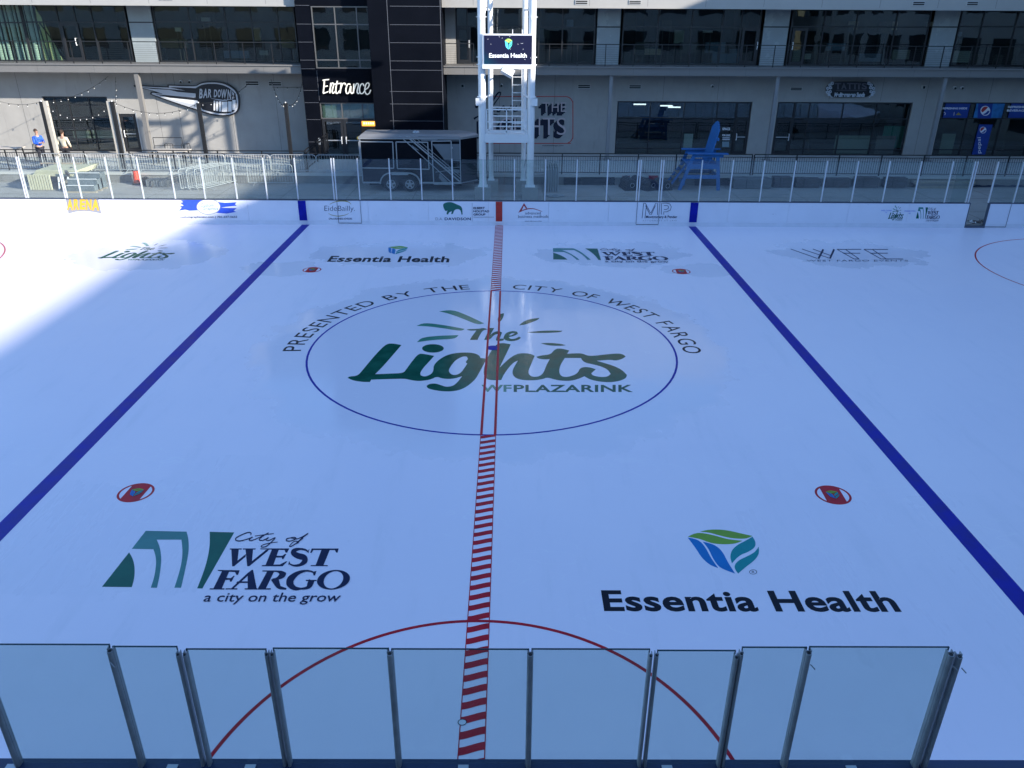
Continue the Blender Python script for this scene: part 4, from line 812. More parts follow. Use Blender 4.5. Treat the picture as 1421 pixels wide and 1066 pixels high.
# restaurant sign with flower sprays
fn = on_wall(1120, 100, 11.842, YF-.16); o_ = at(1180, 124, 'y', YF-.16)
root = thing('restaurant_sign', (o_.x, YF-.16, o_.z), 'dark restaurant sign framed by two pale flower sprays on the right wall', 'sign')
b = MB(SBK); b.prism([fn(x, y, 0) for x, y in smooth([(310,270),(370,190),(430,162),(560,158),(720,156),(880,158),(1010,162),(1090,190),(1120,270),(1080,340),(1000,405),(940,415),(700,420),(460,418),(400,400),(330,350)])], (0, .13, 0)); b.build('backing', root)
LET = mat('sign_letter_grey', (.10, .10, .13), .4); a = Art(fn, LET, .004, .002)
for ch, x0, x1, y0, y1 in (('P',462,540,182,292),('A',550,640,178,292),('T',640,715,180,292),('T',715,790,180,292),("'",795,812,178,215),('S',870,980,178,296)): pass
for ch, x0, x1 in (('T',455,560),('A',560,650),('T',655,745),('T',740,830),('I',838,862),('S',895,985)): a.text(ch, x0, 180, x1, 285, bold=.03)
a.text("'", 870, 180, 884, 215)
a.rect(480, 296, 970, 305); a.use(mat('sign_pale_blue', (.52, .56, .62), .4)); a.text('Mediterranean Sands', 440, 335, 948, 412, bold=.055, shear=.3)
for sgn, cx_ in ((1, 350), (-1, 1070)):
    for (dx, y, r) in ((60,185,36),(20,215,34),(-14,268,34),(32,258,34),(-18,330,34),(26,322,32),(8,370,30)):
        x = cx_+sgn*dx; a.poly([(x+r*(1 if k % 2 else .68)*math.cos(k*math.pi/6), y+r*(1 if k % 2 else .68)*math.sin(k*math.pi/6)) for k in range(12)], ang=200)
    a.rib([(cx_+sgn*10, 370), (cx_+sgn*60, 422)], [16, 14])
a.use(SBK)
for sgn, cx_ in ((1, 350), (-1, 1070)):
    for (dx, y) in ((60,185),(20,215),(-14,268),(32,258),(-18,330),(26,322)): a.ell(cx_+sgn*dx, y, 8, 7, n=10)
a.build('sign_face', root)
# ------------------------------------------------------------------ patio posts, railing, string lights
def patio_post(u, v, ub, label, wood):
    t = at(u, v, 'y', 21.3); r = thing('patio_post', (t.x, 21.3, TZ), label, 'post', 'string light posts on the terrace')
    b = MB(BLKM); b.box(t.x-.075, t.x+.075, 21.22, 21.38, TZ, t.z); b.box(t.x-.13, t.x+.13, 21.17, 21.43, TZ, TZ+.02); b.build('steel_post', r)
    if wood: b = MB(mat('beige_post', (.42, .39, .34), .7, var=.1, vs=3)); s = wood; b.box(t.x+min(s*.078, s*.25), t.x+max(s*.078, s*.25), 21.26, 21.44, TZ, t.z+.02); b.build('timber_post', r)
    b = MB(STEELW); b.cyl((t.x, 21.3, t.z+.0), (t.x, 21.3, t.z+.05), .03, n=8); b.build('hook', r)
    return Vector((t.x, 21.3, t.z))
K = [patio_post(57, 141, 0, 'dark post with a beige timber behind the two people', 1), patio_post(155, 141, 0, 'dark post with a beige timber left of the single dark door', -1), patio_post(275, 143, 0, 'plain dark post in front of the puck sign', 0), patio_post(396, 143, 0, 'plain dark post nearest the black tower', 0)]
def string_light(p, q, sag, label, n=11):
    p = Vector(p); q = Vector(q); r = thing('string_light', (p+q)/2, label, 'string lights', 'strings of bulbs over the terrace'); f = lambda t: p.lerp(q, t)-Vector((0, 0, sag*4*t*(1-t)))
    b = MB(BLKM); b.tube([f(i/16) for i in range(17)], .009, n=5); b.build('cable', r)
    for i in range(n): w = f((i+.5)/n); b = MB(mat('bulb_glass', (.75, .75, .72), .2, spec=.8)); b.ball(w-Vector((0, 0, .09)), .023, 8, 6); b.use(BLKM); b.cyl(w-Vector((0, 0, .07)), w, .018, n=6); b.build('bulb', r)
W = lambda u, v: at(u, v, 'y', YF-.05)
string_light(K[0], K[1], .75, 'bulb string sagging between the two timber backed posts'); string_light(K[1], K[2], .5, 'bulb string from the timber post to the post at the puck sign'); string_light(W(378, 121), W(419, 121), .01, 'short bulb string under the vents beside the tower', 3)
string_light(W(376, 110), K[3], .5, 'bulb string falling to the post nearest the tower', 8); string_light(K[3], W(420, 112), .5, 'bulb string rising from that post to the black tower edge', 8)
string_light(K[0], W(150, 106), .3, 'bulb string rising from the left post to the balcony soffit', 10); string_light(W(-60, 108), K[0], .6, 'bulb string leaving the picture at the left edge', 9); string_light(W(345, 116), K[2], .3, 'bulb string from the vent to the post at the puck sign', 7); string_light(W(160, 107), K[1], .5, 'nearly upright bulb string above the second timber backed post', 7)
def guard(x0, x1, y, label, z0=TZ, h=1.02, px_=1.95):
    r = thing('guard_railing', ((x0+x1)/2, y, z0), label, 'railing', 'black railings along the terrace')
    b = MB(BLKM); b.box(x0, x1, y-.025, y+.025, z0+h-.04, z0+h); b.box(x0, x1, y-.015, y+.015, z0+h-.17, z0+h-.14); b.box(x0, x1, y-.015, y+.015, z0+.08, z0+.11); b.build('rail', r)
    n = max(1, round((x1-x0)/px_))
    for i in range(n+1): x = x0+(x1-x0)*i/n; b = MB(BLKM); b.box(x-.025, x+.025, y-.026, y+.026, z0-.12, z0+h-.041); b.build('post', r)
    b = MB(BLKM); x = x0+.06
    while x < x1-.03: b.box(x-.0065, x+.0065, y-.008, y+.008, z0+.111, z0+h-.171); x += .115
    b.build('baluster', r)
guard(XL, -18.6, 21.42, 'black railing at the far left in front of the two people'); guard(-18.3, -9.6, 21.42, 'black railing between the single dark door and the entrance tower')
guard(-2.6, 12.3, 21.12, 'black railing between the white tower and the blue chair'); guard(12.4, 27, 21.12, 'black railing at the right behind the covered stacks')
# sloping railing by the entrance ramp
r = thing('ramp_railing', (-9.4, 22.4, TZ), 'short black railing rising toward the entrance tower', 'railing'); b = MB(BLKM)
p0, p1 = Vector((-9.7, 21.5, TZ)), Vector((-9.2, 24.6, TZ+.45))
for h in (1.0, .86, .12): b.bar(p0+Vector((0, 0, h)), p1+Vector((0, 0, h)), .04)
for k in range(24): q = p0.lerp(p1, k/23); b.bar(q+Vector((0, 0, .12)), q+Vector((0, 0, .86)), .016)
b.build('rail', r); b = MB(BLKM)
for k in (0, .5, 1): q = p0.lerp(p1, k); b.bar(q, q+Vector((0, 0, 1)), .05)
b.build('post', r)
# steps of wood at the right, behind the boards: nothing else hides there
# ------------------------------------------------------------------ crowd barricades
def barricade(loc, rz, label, h=1.0, w=2.2, grp='steel crowd barricades on the plaza'):
    r = thing('crowd_barricade', loc, label, 'barricade', grp); r.rotation_euler = (0, 0, rz); L = Vector(loc)
    b = MB(GALVW); rr_ = .12; P = [(-w/2, 0, .12), (-w/2, 0, h-rr_), (-w/2+.035, 0, h-.035), (-w/2+rr_, 0, h), (w/2-rr_, 0, h), (w/2-.035, 0, h-.035), (w/2, 0, h-rr_), (w/2, 0, .12), (-w/2, 0, .12)]
    b.tube([L+Vector(p) for p in P], .019, n=6); b.build('frame', r)
    b = MB(GALVW); n = 17
    for i in range(1, n): x = -w/2+w*i/n; b.cyl(L+Vector((x, 0, .13)), L+Vector((x, 0, h-.02)), .009, n=5, cap=False)
    b.build('bar', r)
    for s in (-1, 1): b = MB(GALVW); b.tube([L+Vector((s*w*.36, -.28, .0)), L+Vector((s*w*.36, -.22, .04)), L+Vector((s*w*.36, 0, .12)), L+Vector((s*w*.36, .22, .04)), L+Vector((s*w*.36, .28, 0))], .014, n=5); b.build('foot', r)
    return r
GALVW = mat('bright_galvanised', (.42, .44, .45), .45, metal=.2, var=.08, vs=8)
names = ['behind the left pallet stack', 'below the person in blue', 'below the person in cream plaid', 'left of the orange barrel', 'above the orange barrel', 'right of the orange barrel', 'beside the leaning barricades']
b0 = None
for i, nm in enumerate(names):
    loc = (-21.4+i*2.24, 21.17, TZ+.001); lb = 'grey crowd barricade on the terrace edge ' + nm
    if b0 is None: b0 = barricade(loc, 0, lb, h=.86)
    else: dup(b0, loc, lb, R(random.uniform(-2, 2)))
# ground barricades
q = at(388, 252, 'z', PZ); barricade((q.x-.15, 20.6, PZ), R(0), 'grey crowd barricade standing in front of the low wall near the tower')
qq = at(292, 252, 'z', PZ); bq = barricade((qq.x, 20.0, PZ), R(62), 'grey crowd barricade set diagonally on the sunlit plaza')
for i in range(3): dup(bq, (qq.x+.34*(i+1), 20.0+.04*(i+1), PZ), ('second', 'third', 'rearmost')[i] + ' of the diagonal barricades counted from the left', R(62+i*2))
# folded stack
root = thing('barricade_stack', (2.2, 19.6, PZ), 'upright stack of folded grey barricades right of the white tower', 'barricade stack')
for k in range(6):
    x = at(757+k*3.3, 250, 'y', 19.9).x; b = MB(GALVW); P = [(x, 19.2, PZ+.05), (x, 19.2, PZ+1.0), (x, 19.35, PZ+1.1), (x, 21.0, PZ+1.1), (x, 21.0, PZ+.05), (x, 19.2, PZ+.05)]; b.tube([Vector(p) for p in P], .022, n=6)
    for j in range(1, 12): y = 19.2+1.8*j/12; b.cyl((x, y, PZ+.06), (x, y, PZ+1.08), .009, n=5, cap=False)
    b.build('folded_barricade', root)
b = MB(mat('hose_grey', (.33, .34, .35), .6)); 
c0 = at(770, 272, 'z', PZ+.03)
b.tube([Vector((c0.x+.42*math.cos(t*.5)*(1+.06*math.sin(t)), c0.y+.22*math.sin(t*.5), PZ+.03+t*.001)) for t in range(0, 38)], .03, n=6)
tag(b.build('coiled_hose', origin=(c0.x, c0.y, PZ)), 'coiled grey hose lying behind the boards right of the tower', 'hose')
# ------------------------------------------------------------------ light and video tower
root = thing('light_tower', (.25, 18.6, PZ), 'tall white steel lighting tower with a platform and ladder behind the halfway line', 'tower')
TY0, TY1 = 17.85, 19.4
FL = [(-.80, TY0, .165), (1.34, TY0, .165)]; BL = [(-.46, TY1, .115), (1.06, TY1, .115)]
HT = 9.7
for x, y, r_ in FL+BL:
    b = MB(STEELW); b.cyl((x, y, .75), (x, y, HT), r_*.98, n=24)
    b.box(x-r_*1.35, x+r_*1.35, y-r_*1.35, y+r_*1.35, .62, .66); b.cyl((x, y, .66), (x, y, .9), r_*1.12, r_*.99, n=20); b.build('leg', root)
    for z in (4.45, 5.75, 6.05, 7.6): 
        if r_ > .15: c = MB(STEELW); c.cyl((x, y, z), (x, y, z+.03), r_*1.35, n=16); c.box(x-.05, x+.05, y-r_*1.5, y-r_*.9, z-.10, z); c.build('clamp', root)
cf = MB(mat('footing_concrete', (.34, .335, .32), .9, var=.12, vs=2, bump=.3, bs=20))
for x, y, r_ in FL: cf.box(x-.36, x+.36, y-.36, y+.42, PZ, .62)
for x, y, r_ in BL: cf.box(x-.34, x+.34, y-.3, y+.34, PZ, .62)
cf.build('footing', root)
# braces
def brace(p, q, r_=.05): b = MB(STEELW); b.cyl(p, q, r_, n=8); b.build('brace', root)
for z0, z1 in ((6.9, 9.55),):
    brace((FL[0][0], TY0, z0), (BL[0][0], TY1, z1)); brace((FL[1][0], TY0, z0), (BL[1][0], TY1, z1))
    brace((FL[0][0], TY0, z1), (FL[1][0], TY0, z1), .06); brace((BL[0][0], TY1, z1), (BL[1][0], TY1, z1), .06)
for z in (2.95, 4.4, 5.7, 7.9): brace((FL[0][0], TY0, z), (BL[0][0], TY1, z), .045); brace((FL[1][0], TY0, z), (BL[1][0], TY1, z), .045)
brace((BL[1][0]+.02, TY1, 1.2), (FL[1][0], TY0+.1, 2.6), .03)
pz = Z(186, TY0, 705); b = MB(STEELW); b.box(FL[0][0]+.1, FL[1][0]-.1, TY0-.14, TY0+.0, pz-.36, pz); b.box(FL[0][0]+.1, FL[1][0]-.1, TY0+.001, TY1, pz-.08, pz-.03); b.box(BL[0][0], BL[1][0], TY1-.05, TY1+.05, pz-.3, pz-.02); b.build('platform', root)
zr = Z(152, TY0, 705); b = MB(STEELW)
for z in (pz+.10, (pz+zr)/2, zr): b.bar((FL[0][0]+.2, TY0-.08, z), (FL[1][0]-.2, TY0-.08, z), .05)
for x in (FL[0][0]+.2, (FL[0][0]+FL[1][0])/2, FL[1][0]-.2): b.bar((x, TY0-.08, pz), (x, TY0-.08, zr+.02), .05)
for z in (pz+.15, pz+.6, zr-.05): b.bar((BL[0][0]+.1, TY1-.1, z), (BL[1][0]-.1, TY1-.1, z), .045)
b.build('guard_rail', root)
b = MB(STEELW); lx0, lx1 = at(711, 120, 'y', TY1-.3).x, at(724, 120, 'y', TY1-.3).x
for x in (lx0, lx1): b.bar((x, TY1-.3, pz), (x, TY1-.3, Z(41, TY1-.3, 717)), .035)
z = pz+.3
LT = Z(41, TY1-.3, 717)
while z < LT-.05: b.bar((lx0, TY1-.3, z), (lx1, TY1-.3, z), .028); z += .33
b.build('ladder', root)
for x, s in ((FL[0][0]-.14, -1), (FL[1][0]+.16, 1)): b = MB(STEELW); b.box(x-.13, x+.11, TY0-.22, TY0-.04, 4.12, 4.42); b.build('junction_box', root)
# unseen cross arms above the frame, placed to throw the shadow on the wall
b = MB(STEELW); b.bar((-1.5, TY0, 9.5), (2.2, TY0, 9.5), .2); b.bar((-.5, TY1, 9.5), (4.2, TY1, 9.3), .2); b.bar((1.34, TY0, 8.0), (1.06, TY1, 9.5), .12)
b.build('cross_arm', root)
# video screen
sY = TY0-.42; A = at(672, 89, 'y', sY); B = at(738.5, 49.5, 'y', sY)
root = thing('video_screen', ((A.x+B.x)/2, sY, A.z), 'lit video screen with a leaf cube logo fixed to the white tower', 'screen')
b = MB(STEELW); b.box(A.x-.06, B.x+.02, sY+.02, sY+.30, A.z-.01, B.z+.06); b.box(A.x-.08, B.x+.03, sY-.03, sY+.34, A.z-.18, A.z-.011); b.box(A.x-.06, B.x+.02, sY-.005, sY+.0, B.z+.001, B.z+.065); b.build('cabinet', root)
def screen_mat():
    m = bpy.data.materials.new('screen_picture'); m.use_nodes = True; nt = m.node_tree; n = nt.nodes; l = nt.links; b = n['Principled BSDF']; tc = n.new('ShaderNodeTexCoord')
    g = n.new('ShaderNodeTexGradient'); mp = n.new('ShaderNodeMapping'); mp.inputs['Rotation'].default_value = (0, R(35), 0); mp.inputs['Scale'].default_value = (.55, 1, 1); mp.inputs['Location'].default_value = (.55, 0, 0)
    l.new(tc.outputs['Object'], mp.inputs[0]); l.new(mp.outputs[0], g.inputs[0]); r = n.new('ShaderNodeValToRGB'); r.color_ramp.elements[0].color = (.002, .04, .07, 1); r.color_ramp.elements[1].color = (.008, .010, .032, 1); r.color_ramp.elements[1].position = .45
    l.new(g.outputs[0], r.inputs[0]); l.new(r.outputs[0], b.inputs['Base Color']); l.new(r.outputs[0], b.inputs['Emission Color']); b.inputs['Emission Strength'].default_value = .35; b.inputs['Specular IOR Level'].default_value = .1; b.inputs['Roughness'].default_value = .6
    return m
b = MB(screen_mat()); b.box(A.x, B.x, sY, sY+.019, A.z, B.z); b.build('display', root)
sw = mat('screen_white', (.7, .7, .75), .5, emit=(.9, .93, 1), es=.5); sg = mat('screen_green', (.35, .6, .1), .5, emit=(.5, .9, .15), es=.35); sb = mat('screen_cyan', (.1, .5, .75), .5, emit=(.1, .65, .95), es=.35); st = mat('screen_teal', (.1, .55, .5), .5, emit=(.1, .8, .7), es=.3)
a = Art(on_wall(640, 0, 8.883, sY), sw, .002, .001); a.text('Essentia Health', 345, 657, 808, 712, bold=.012); a.use(st)
f2 = frame_fn(EF, EBOX, (at(640+522/8.883, 612/8.883, 'y', sY), Vector((at(640+642/8.883, 68, 'y', sY).x-at(640+522/8.883, 68, 'y', sY).x, 0, 0)), Vector((0, 0, at(700, 477/8.883, 'y', sY).z-at(700, 612/8.883, 'y', sY).z))))
_e = (EG, EB, ET); EG, EB, ET = sg, sb, st; a.fn = lambda x, y, h: f2(x, y, h); cube(a); EG, EB, ET = _e
a.fn = on_wall(640, 0, 8.883, sY); a.use(sw)
for u, v in ((330,483),(367,545),(470,455),(505,470),(700,545),(740,536),(757,535),(765,607),(608,606),(857,715),(785,732),(600,450)): a.ell(u, v, 3.2, 3.2, n=8)
a.build('screen_print', root)
root = thing('spotlight', (.35, sY+.1, A.z-.5), 'white angled spotlight housing hanging under the video screen', 'spotlight')
q = at(706, 101, 'y', sY+.1); b = MB(STEELW); Mx = Matrix.Translation(q) @ Matrix.Rotation(R(28), 4, 'Y') @ Matrix.Rotation(R(-20), 4, 'X'); b.box(-.32, .2, -.18, .18, -.13, .15, Mx); b.build('housing', root)
b = MB(STEELW); b.bar(q+Vector((-.1, 0, .1)), (q.x-.1, q.y, A.z-.18), .07); b.build('arm', root)
# ------------------------------------------------------------------ trailer
ty0, ty1 = 19.2, 21.15; TR = lambda u, v: at(u, v, 'y', ty0)
x0 = TR(501, 220).x; x1 = TR(640, 250).x; zb = .50; ztp = TR(560, 192).z; ym = (ty0+ty1)/2; xn = x1+.72
root = thing('enclosed_trailer', ((x0+x1)/2, ym, PZ), 'black enclosed twin axle trailer with silver stripes parked in front of the entrance tower', 'trailer')
TBK = mat('trailer_black', (.005, .006, .010), .35, var=.1, vs=1, spec=.12); TSL = mat('trailer_silver', (.42, .44, .46), .3, metal=.3); TGR = mat('trailer_grey', (.17, .19, .21), .35); TRF = mat('trailer_roof', (.30, .30, .31), .4, metal=.3, var=.06, vs=2)
def side(off=0): return [(x0-off, ty0-off), (x1, ty0-off), (xn+off*1.3, ym-.12), (xn+off*1.3, ym+.12), (x1, ty1+off), (x0-off, ty1+off)]
b = MB(TBK); b.prism([(p[0], p[1], zb) for p in side()], (0, 0, ztp-zb)); b.build('body', root)
b = MB(TRF); o = side(.05); n = len(o); b.prism([(p[0], p[1], ztp) for p in o], (0, 0, .05)); 
c_ = (x0+x1)/2; inn = [(c_+(p[0]-c_)*.95, ym+(p[1]-ym)*.72, ztp+.16) for p in o]; ou = [(p[0], p[1], ztp+.051) for p in o]
b.add(ou+inn, [(i, (i+1) % n, (i+1) % n+n, i+n) for i in range(n)]+[tuple(range(n, 2*n))]); b.build('roof', root)
b = MB(TSL); b.prism([(p[0], p[1], ztp-.035) for p in side(.062)], (0, 0, .03)); b.box(x0-.062, x0-.052, ty0-.05, ty1+.05, ztp-.005, ztp+.05); b.build('roof_trim', root)
b = MB(TSL); v_ = Vector(((x0+x1)/2+.2, ym-.1, ztp+.16)); b.ball(v_, .18, 12, 6, (1, 1, .5)); b.build('roof_vent', root)
g = lambda u, v, d=.012: Vector((TR(u, v).x, ty0-d, TR(u, v).z))
b = MB(TSL)
def fr(pts, w=.045, d=.018):
    for p, q in zip(pts, pts[1:]+pts[:1]): b.bar(g(*p, d), g(*q, d), w, .03, up=(0, 1, 0))
fr([(498, 196.5), (545, 197), (546.5, 233.5), (501, 233)]); b.build('hatch_frame', root, label='left hatch frame')
b = MB(TSL); fr([(549.5, 197), (593.5, 197.5), (595.5, 235), (551.5, 234)]); b.build('hatch_frame', root, label='right hatch frame')
b = MB(TSL); fr([(599, 196), (626, 195.5), (628.5, 255.5), (602, 255.5)]); b.box(g(627, 205).x-.05, g(627, 205).x+.05, ty0-.06, ty0-.02, g(627, 205).z-.04, g(627, 205).z+.04); b.build('side_door', root)
b = MB(TGR)
def quad(*p, d=.006): b.add([g(*q, d) for q in p], [(0, 1, 2, 3)])
quad((580, 189), (638, 190), (638, 196), (585, 196)); quad((600, 200), (638, 200), (638, 224), (617, 222)); quad((571, 201), (581, 208), (582, 209), (573, 207)); quad((610, 240), (626, 257), (618, 257), (609, 247)); quad((617, 231), (638, 236), (638, 240), (624, 239)); b.use(TBK); quad((605, 195), (616, 190), (638, 191), (638, 195), d=.009); quad((613, 191), (622, 190), (619, 195), (608, 195), d=.0095)
b.use(TSL)
for (p, q, w) in (((554, 188), (631, 257.5), .035), ((563, 188), (638, 252), .06), ((566.5, 188), (639, 248), .03), ((573, 188), (640, 245), .02), ((604, 239), (628, 236), .02), ((616, 233), (638, 232), .02)): b.bar(g(*p), g(*q), w, .006, up=(0, 1, 0))
b.build('side_graphics', root)
for xc in (x0+.01, x1-.02): b = MB(TSL); b.box(xc-.02, xc+.02, ty0-.02, ty0-.001, zb+.06, ztp-.05); b.build('corner_trim', root)
# sill trim with double arch over the wheels
wx = [TR(543, 259).x, TR(569, 259).x]; wz = PZ+.34
b = MB(TSL)
cxm = sum(wx)/2
for s, c in ((-1, wx[0]), (1, wx[1])):
    P = [Vector((c+s*.50*math.cos(R(t)), ty0-.05, wz+.02+.50*math.sin(R(t)))) for t in range(0, 101, 10)]
    for p, q in zip(P, P[1:]): b.bar(p, q, .06, .09, up=(0, 1, 0))
b.bar((wx[0]+.05, ty0-.05, wz+.50), (wx[1]-.05, ty0-.05, wz+.50), .12, .09, up=(0, 1, 0))
b.box(x0, wx[0]-.5, ty0-.03, ty0-.001, zb-.02, zb+.05); b.box(wx[1]+.5, x1, ty0-.03, ty0-.001, zb-.02, zb+.05); b.bar((x1, ty0-.015, zb+.015), (xn, ym-.13, zb+.015), .03, .07, up=(0, 1, 0)); b.build('fender_trim', root)
b = MB(mat('wheel_well', (.006, .006, .006), .9)); b.box(wx[0]-.46, wx[1]+.46, ty0-.004, ty0-.001, zb-.0, wz+.44); b.box(x0+.3, x1, ty0+.1, ty1-.1, zb-.12, zb-.001); b.build('wheel_well', root)
for c in wx:
    for yy in (ty0-.03, ty1-.2):
        t = MB(mat('tyre_rubber', (.015, .015, .016), .8)); t.cyl((c, yy, wz), (c, yy+.2, wz), .335, n=28); to = t.build('wheel', root, origin=(c, yy, wz))
        if yy < 20:
            r_ = MB(mat('alloy_rim', (.5, .51, .53), .3, metal=.6)); r_.add([], []); 
            for k in range(5):
                a_ = 2*math.pi*k/5+.3; d1 = Vector((math.cos(a_), 0, math.sin(a_))); nn = Vector((-math.sin(a_), 0, math.cos(a_))); C0 = Vector((c, yy-.012, wz))
                r_.add([C0+nn*.05, C0-nn*.05, C0+d1*.2-nn*.035, C0+d1*.2+nn*.035], [(0, 1, 2, 3)])
            for k in range(24):
                a1, a2 = 2*math.pi*k/24, 2*math.pi*(k+1)/24; f_ = lambda a, r: Vector((c+r*math.cos(a), yy-.014, wz+r*math.sin(a))); r_.add([f_(a1, .185), f_(a2, .185), f_(a2, .215), f_(a1, .215)], [(0, 1, 2, 3)])
            r_.cyl((c, yy-.02, wz), (c, yy-.005, wz), .05, n=10); r_.build('rim', to)
b = MB(BLKM); b.bar((x1+.6, ym-.5, zb-.05), (xn+.75, ym, zb-.05), .08); b.bar((x1+.6, ym+.5, zb-.05), (xn+.75, ym, zb-.05), .08); b.cyl((xn+.7, ym, PZ), (xn+.7, ym, zb+.35), .035, n=8); b.build('tow_bar', root)
b = MB(YEL); q = at(489, 187, 'y', ym-.5); b.ball((x0-.12, ym-.55, ztp-.06), .09, 10, 6); b.bar((x0-.1, ym-.55, ztp-.06), (x0+.02, ym-.55, ztp-.06), .03); b.build('marker_light', root)
# ------------------------------------------------------------------ giant blue chair with a ladder
CH = mat('chair_blue', (.022, .15, .42), .55, var=.15, vs=3)
cx0 = at(940, 265, 'y', 20.0).x; cx1 = at(993, 265, 'y', 20.0).x; ya, yb = 19.85, 21.35
root = thing('giant_chair', ((cx0+cx1)/2, (ya+yb)/2, PZ), 'giant blue slatted garden chair facing left behind the far boards', 'chair')
Cg = lambda u, v, y: Vector((at(u, v, 'y', 19.85).x, y, at(u, v, 'y', 19.85).z+0))
zs_ = Cg(950, 228, 0).z; za = Cg(950, 212.5, 0).z
for y, nm in ((ya, 'near'), (yb, 'far')):
    b = MB(CH); b.bar((cx0+.05, y, PZ), (cx0+.62, y, za-.05), .16, .07, up=(0, 1, 0)); b.build('front_leg', root)
    b = MB(CH); b.bar((cx1+.08, y, PZ), (cx1-.12, y, za-.1), .16, .07, up=(0, 1, 0)); b.build('rear_leg', root)
    b = MB(CH); b.box(cx0+.30, cx1+.35, y-.14, y+.14, za-.05, za); b.bar((cx0+.55, y, za-.14), (cx1+.15, y, za-.14), .12, .05, up=(0, 1, 0)); b.build('arm', root)
    b = MB(CH); b.box(cx0+.30, cx1-.0, y-.04, y+.04, zs_-.22, zs_-.0); b.box(cx0+.22, cx1+.05, y-.04, y+.04, PZ+.55, PZ+.72); b.build('side_rail', root)
b = MB(CH)
for k in range(9): x = cx0+.32+k*(cx1-cx0-.35)/9; b.box(x, x+.15, ya+.05, yb-.05, zs_+.001, zs_+.035)
b.build('seat', root)
n = 9
bk0 = Vector((cx1-.50, 0, zs_-.05)); bkt = Cg(1002, 171, 0)
for k in range(n):
    y = ya+.02+(yb-ya-.04)*(k+.5)/n; e = 1-abs(k-(n-1)/2)/((n-1)/2); L_ = .86+.14*math.sin(e*math.pi/2)
    top = bk0.lerp(Vector((bkt.x, 0, bkt.z)), L_); b = MB(CH); b.bar((bk0.x, y, bk0.z), (top.x, y, top.z), .045, (yb-ya-.04)/n-.045, up=(1, 0, 0) if False else (0, 1, 0)); b.build('back_slat', root)
b = MB(CH)
for t in (.25, .62): p = bk0.lerp(Vector((bkt.x, 0, bkt.z)), t); b.box(p.x+.03, p.x+.10, ya-.05, yb+.05, p.z-.06, p.z+.06)
b.build('back_rail', root)
b = MB(CH)
for z in (PZ+.3, zs_-.12): b.box(cx0+.15+(z-PZ)*.3, cx0+.2+(z-PZ)*.3, ya, yb, z-.07, z+.07)
b.box(cx1-.02, cx1+.03, ya, yb, PZ+.6, PZ+.74); b.build('cross_rail', root)
b = MB(CH)
for y in (ya+.35, yb-.35): b.bar((cx0-.45, y, PZ), (cx0+.42, y, zs_+.02), .10, .05, up=(0, 1, 0))
b.use(mat('tread_wood', (.20, .17, .14), .7))
for k in range(4): t = (k+1)/5; b.box(cx0-.55+t*.87, cx0-.33+t*.87, ya+.38, yb-.38, PZ+t*(zs_-PZ)-.02, PZ+t*(zs_-PZ)+.02)
b.build('ladder', root)
# ------------------------------------------------------------------ stacked goods against the low wall
def px_box(u0, u1, vb, vt_front, Y, depth):
    a_ = at(u0, vb, 'y', Y); c = at(u1, vb, 'y', Y); t = at((u0+u1)/2, vt_front, 'y', Y); return a_.x, c.x, Y, Y+depth, PZ, t.z
def yfor(v, u=1000): return at(u, v, 'z', PZ).y
def rubber_stack(u0, u1, vb, vt, label, m, sheets, depth=.75, jit=.03, cat='stack', name='mat_stack', strap=True, grp='covered stacks along the low wall'):
    Y = yfor(vb, (u0+u1)/2); xa, xb, y0, y1, z0, z1 = px_box(u0, u1, vb, vt, Y, depth); y1 = min(y1, YW-.06)
    r = thing(name, ((xa+xb)/2, (y0+y1)/2, PZ), label, cat, grp); b = MB(m); h = (z1-z0)/sheets
    for k in range(sheets): j = random.uniform(-jit, jit); j2 = random.uniform(0, jit); b.box(xa+j, xb+j, y0+j2, y1, z0+.02+k*h, z0+.02+(k+1)*h-.012)
    b.build('sheets', r)
    b = MB(MATS['tread_wood'])
    for q in (0.1, .5, .9): x = xa+(xb-xa)*q; b.box(x-.05, x+.05, y0+.05, y1-.05, PZ, PZ+.02)
    b.build('bearer', r)
    if strap: b = MB(BLKM); x = xa+(xb-xa)*.3; b.box(x-.012, x+.012, y0-jit-.008, y1, z1+.022+.0, z1+.026); b.box(x-.012, x+.012, y0-jit-.008, y0-jit-.004, PZ+.03, z1+.022); b.build('strap', r)
    return r
M1 = mat('grey_sheet', (.17, .175, .18), .7, var=.15, vs=2); M2 = mat('brown_grey_sheet', (.115, .105, .105), .75, var=.2, vs=2); M3 = mat('charcoal_mat', (.035, .037, .042), .8, var=.25, vs=3); RM = mat('red_mat', (.30, .02, .03), .7, var=.1, vs=3)
rubber_stack(1019, 1071, 262.3, 249, 'long pale grey panel stack right of the blue chair', M1, 3, 1.0, .05)
for q in ((1074, 1098, 261, 246.5, 'brown grey stack right after the long pale one'), (1104, 1137, 261.3, 248.5, 'wide low brown grey stack, third from the blue chair'), (1145, 1179, 261, 248.5, 'brown grey stack in the middle of the row, fourth from the blue chair'), (1187, 1218, 261.5, 247, 'narrow brown grey stack, fifth from the blue chair'), (1228, 1257, 261.5, 247.5, 'last brown grey stack just left of the plank pile')): rubber_stack(*q, M2, random.choice((4, 5, 6)), .9)
rubber_stack(782, 806, 256.5, 246, 'flat dark stack right of the upright barricades', M3, 4, .6); rubber_stack(806, 852, 256.5, 245.5, 'dark grey stack under the first column', M3, 5, .6); rubber_stack(862, 872, 256.5, 243.5, 'narrow stack with a red side behind the rolled mats', RM, 4, .5, strap=False)
rubber_stack(899, 912, 257, 243.5, 'dark stack with a red face behind the middle rolled mat', RM, 3, .5, strap=False); rubber_stack(961, 1009, 256, 246, 'dark grey stack behind the blue chair legs', M3, 5, .5)
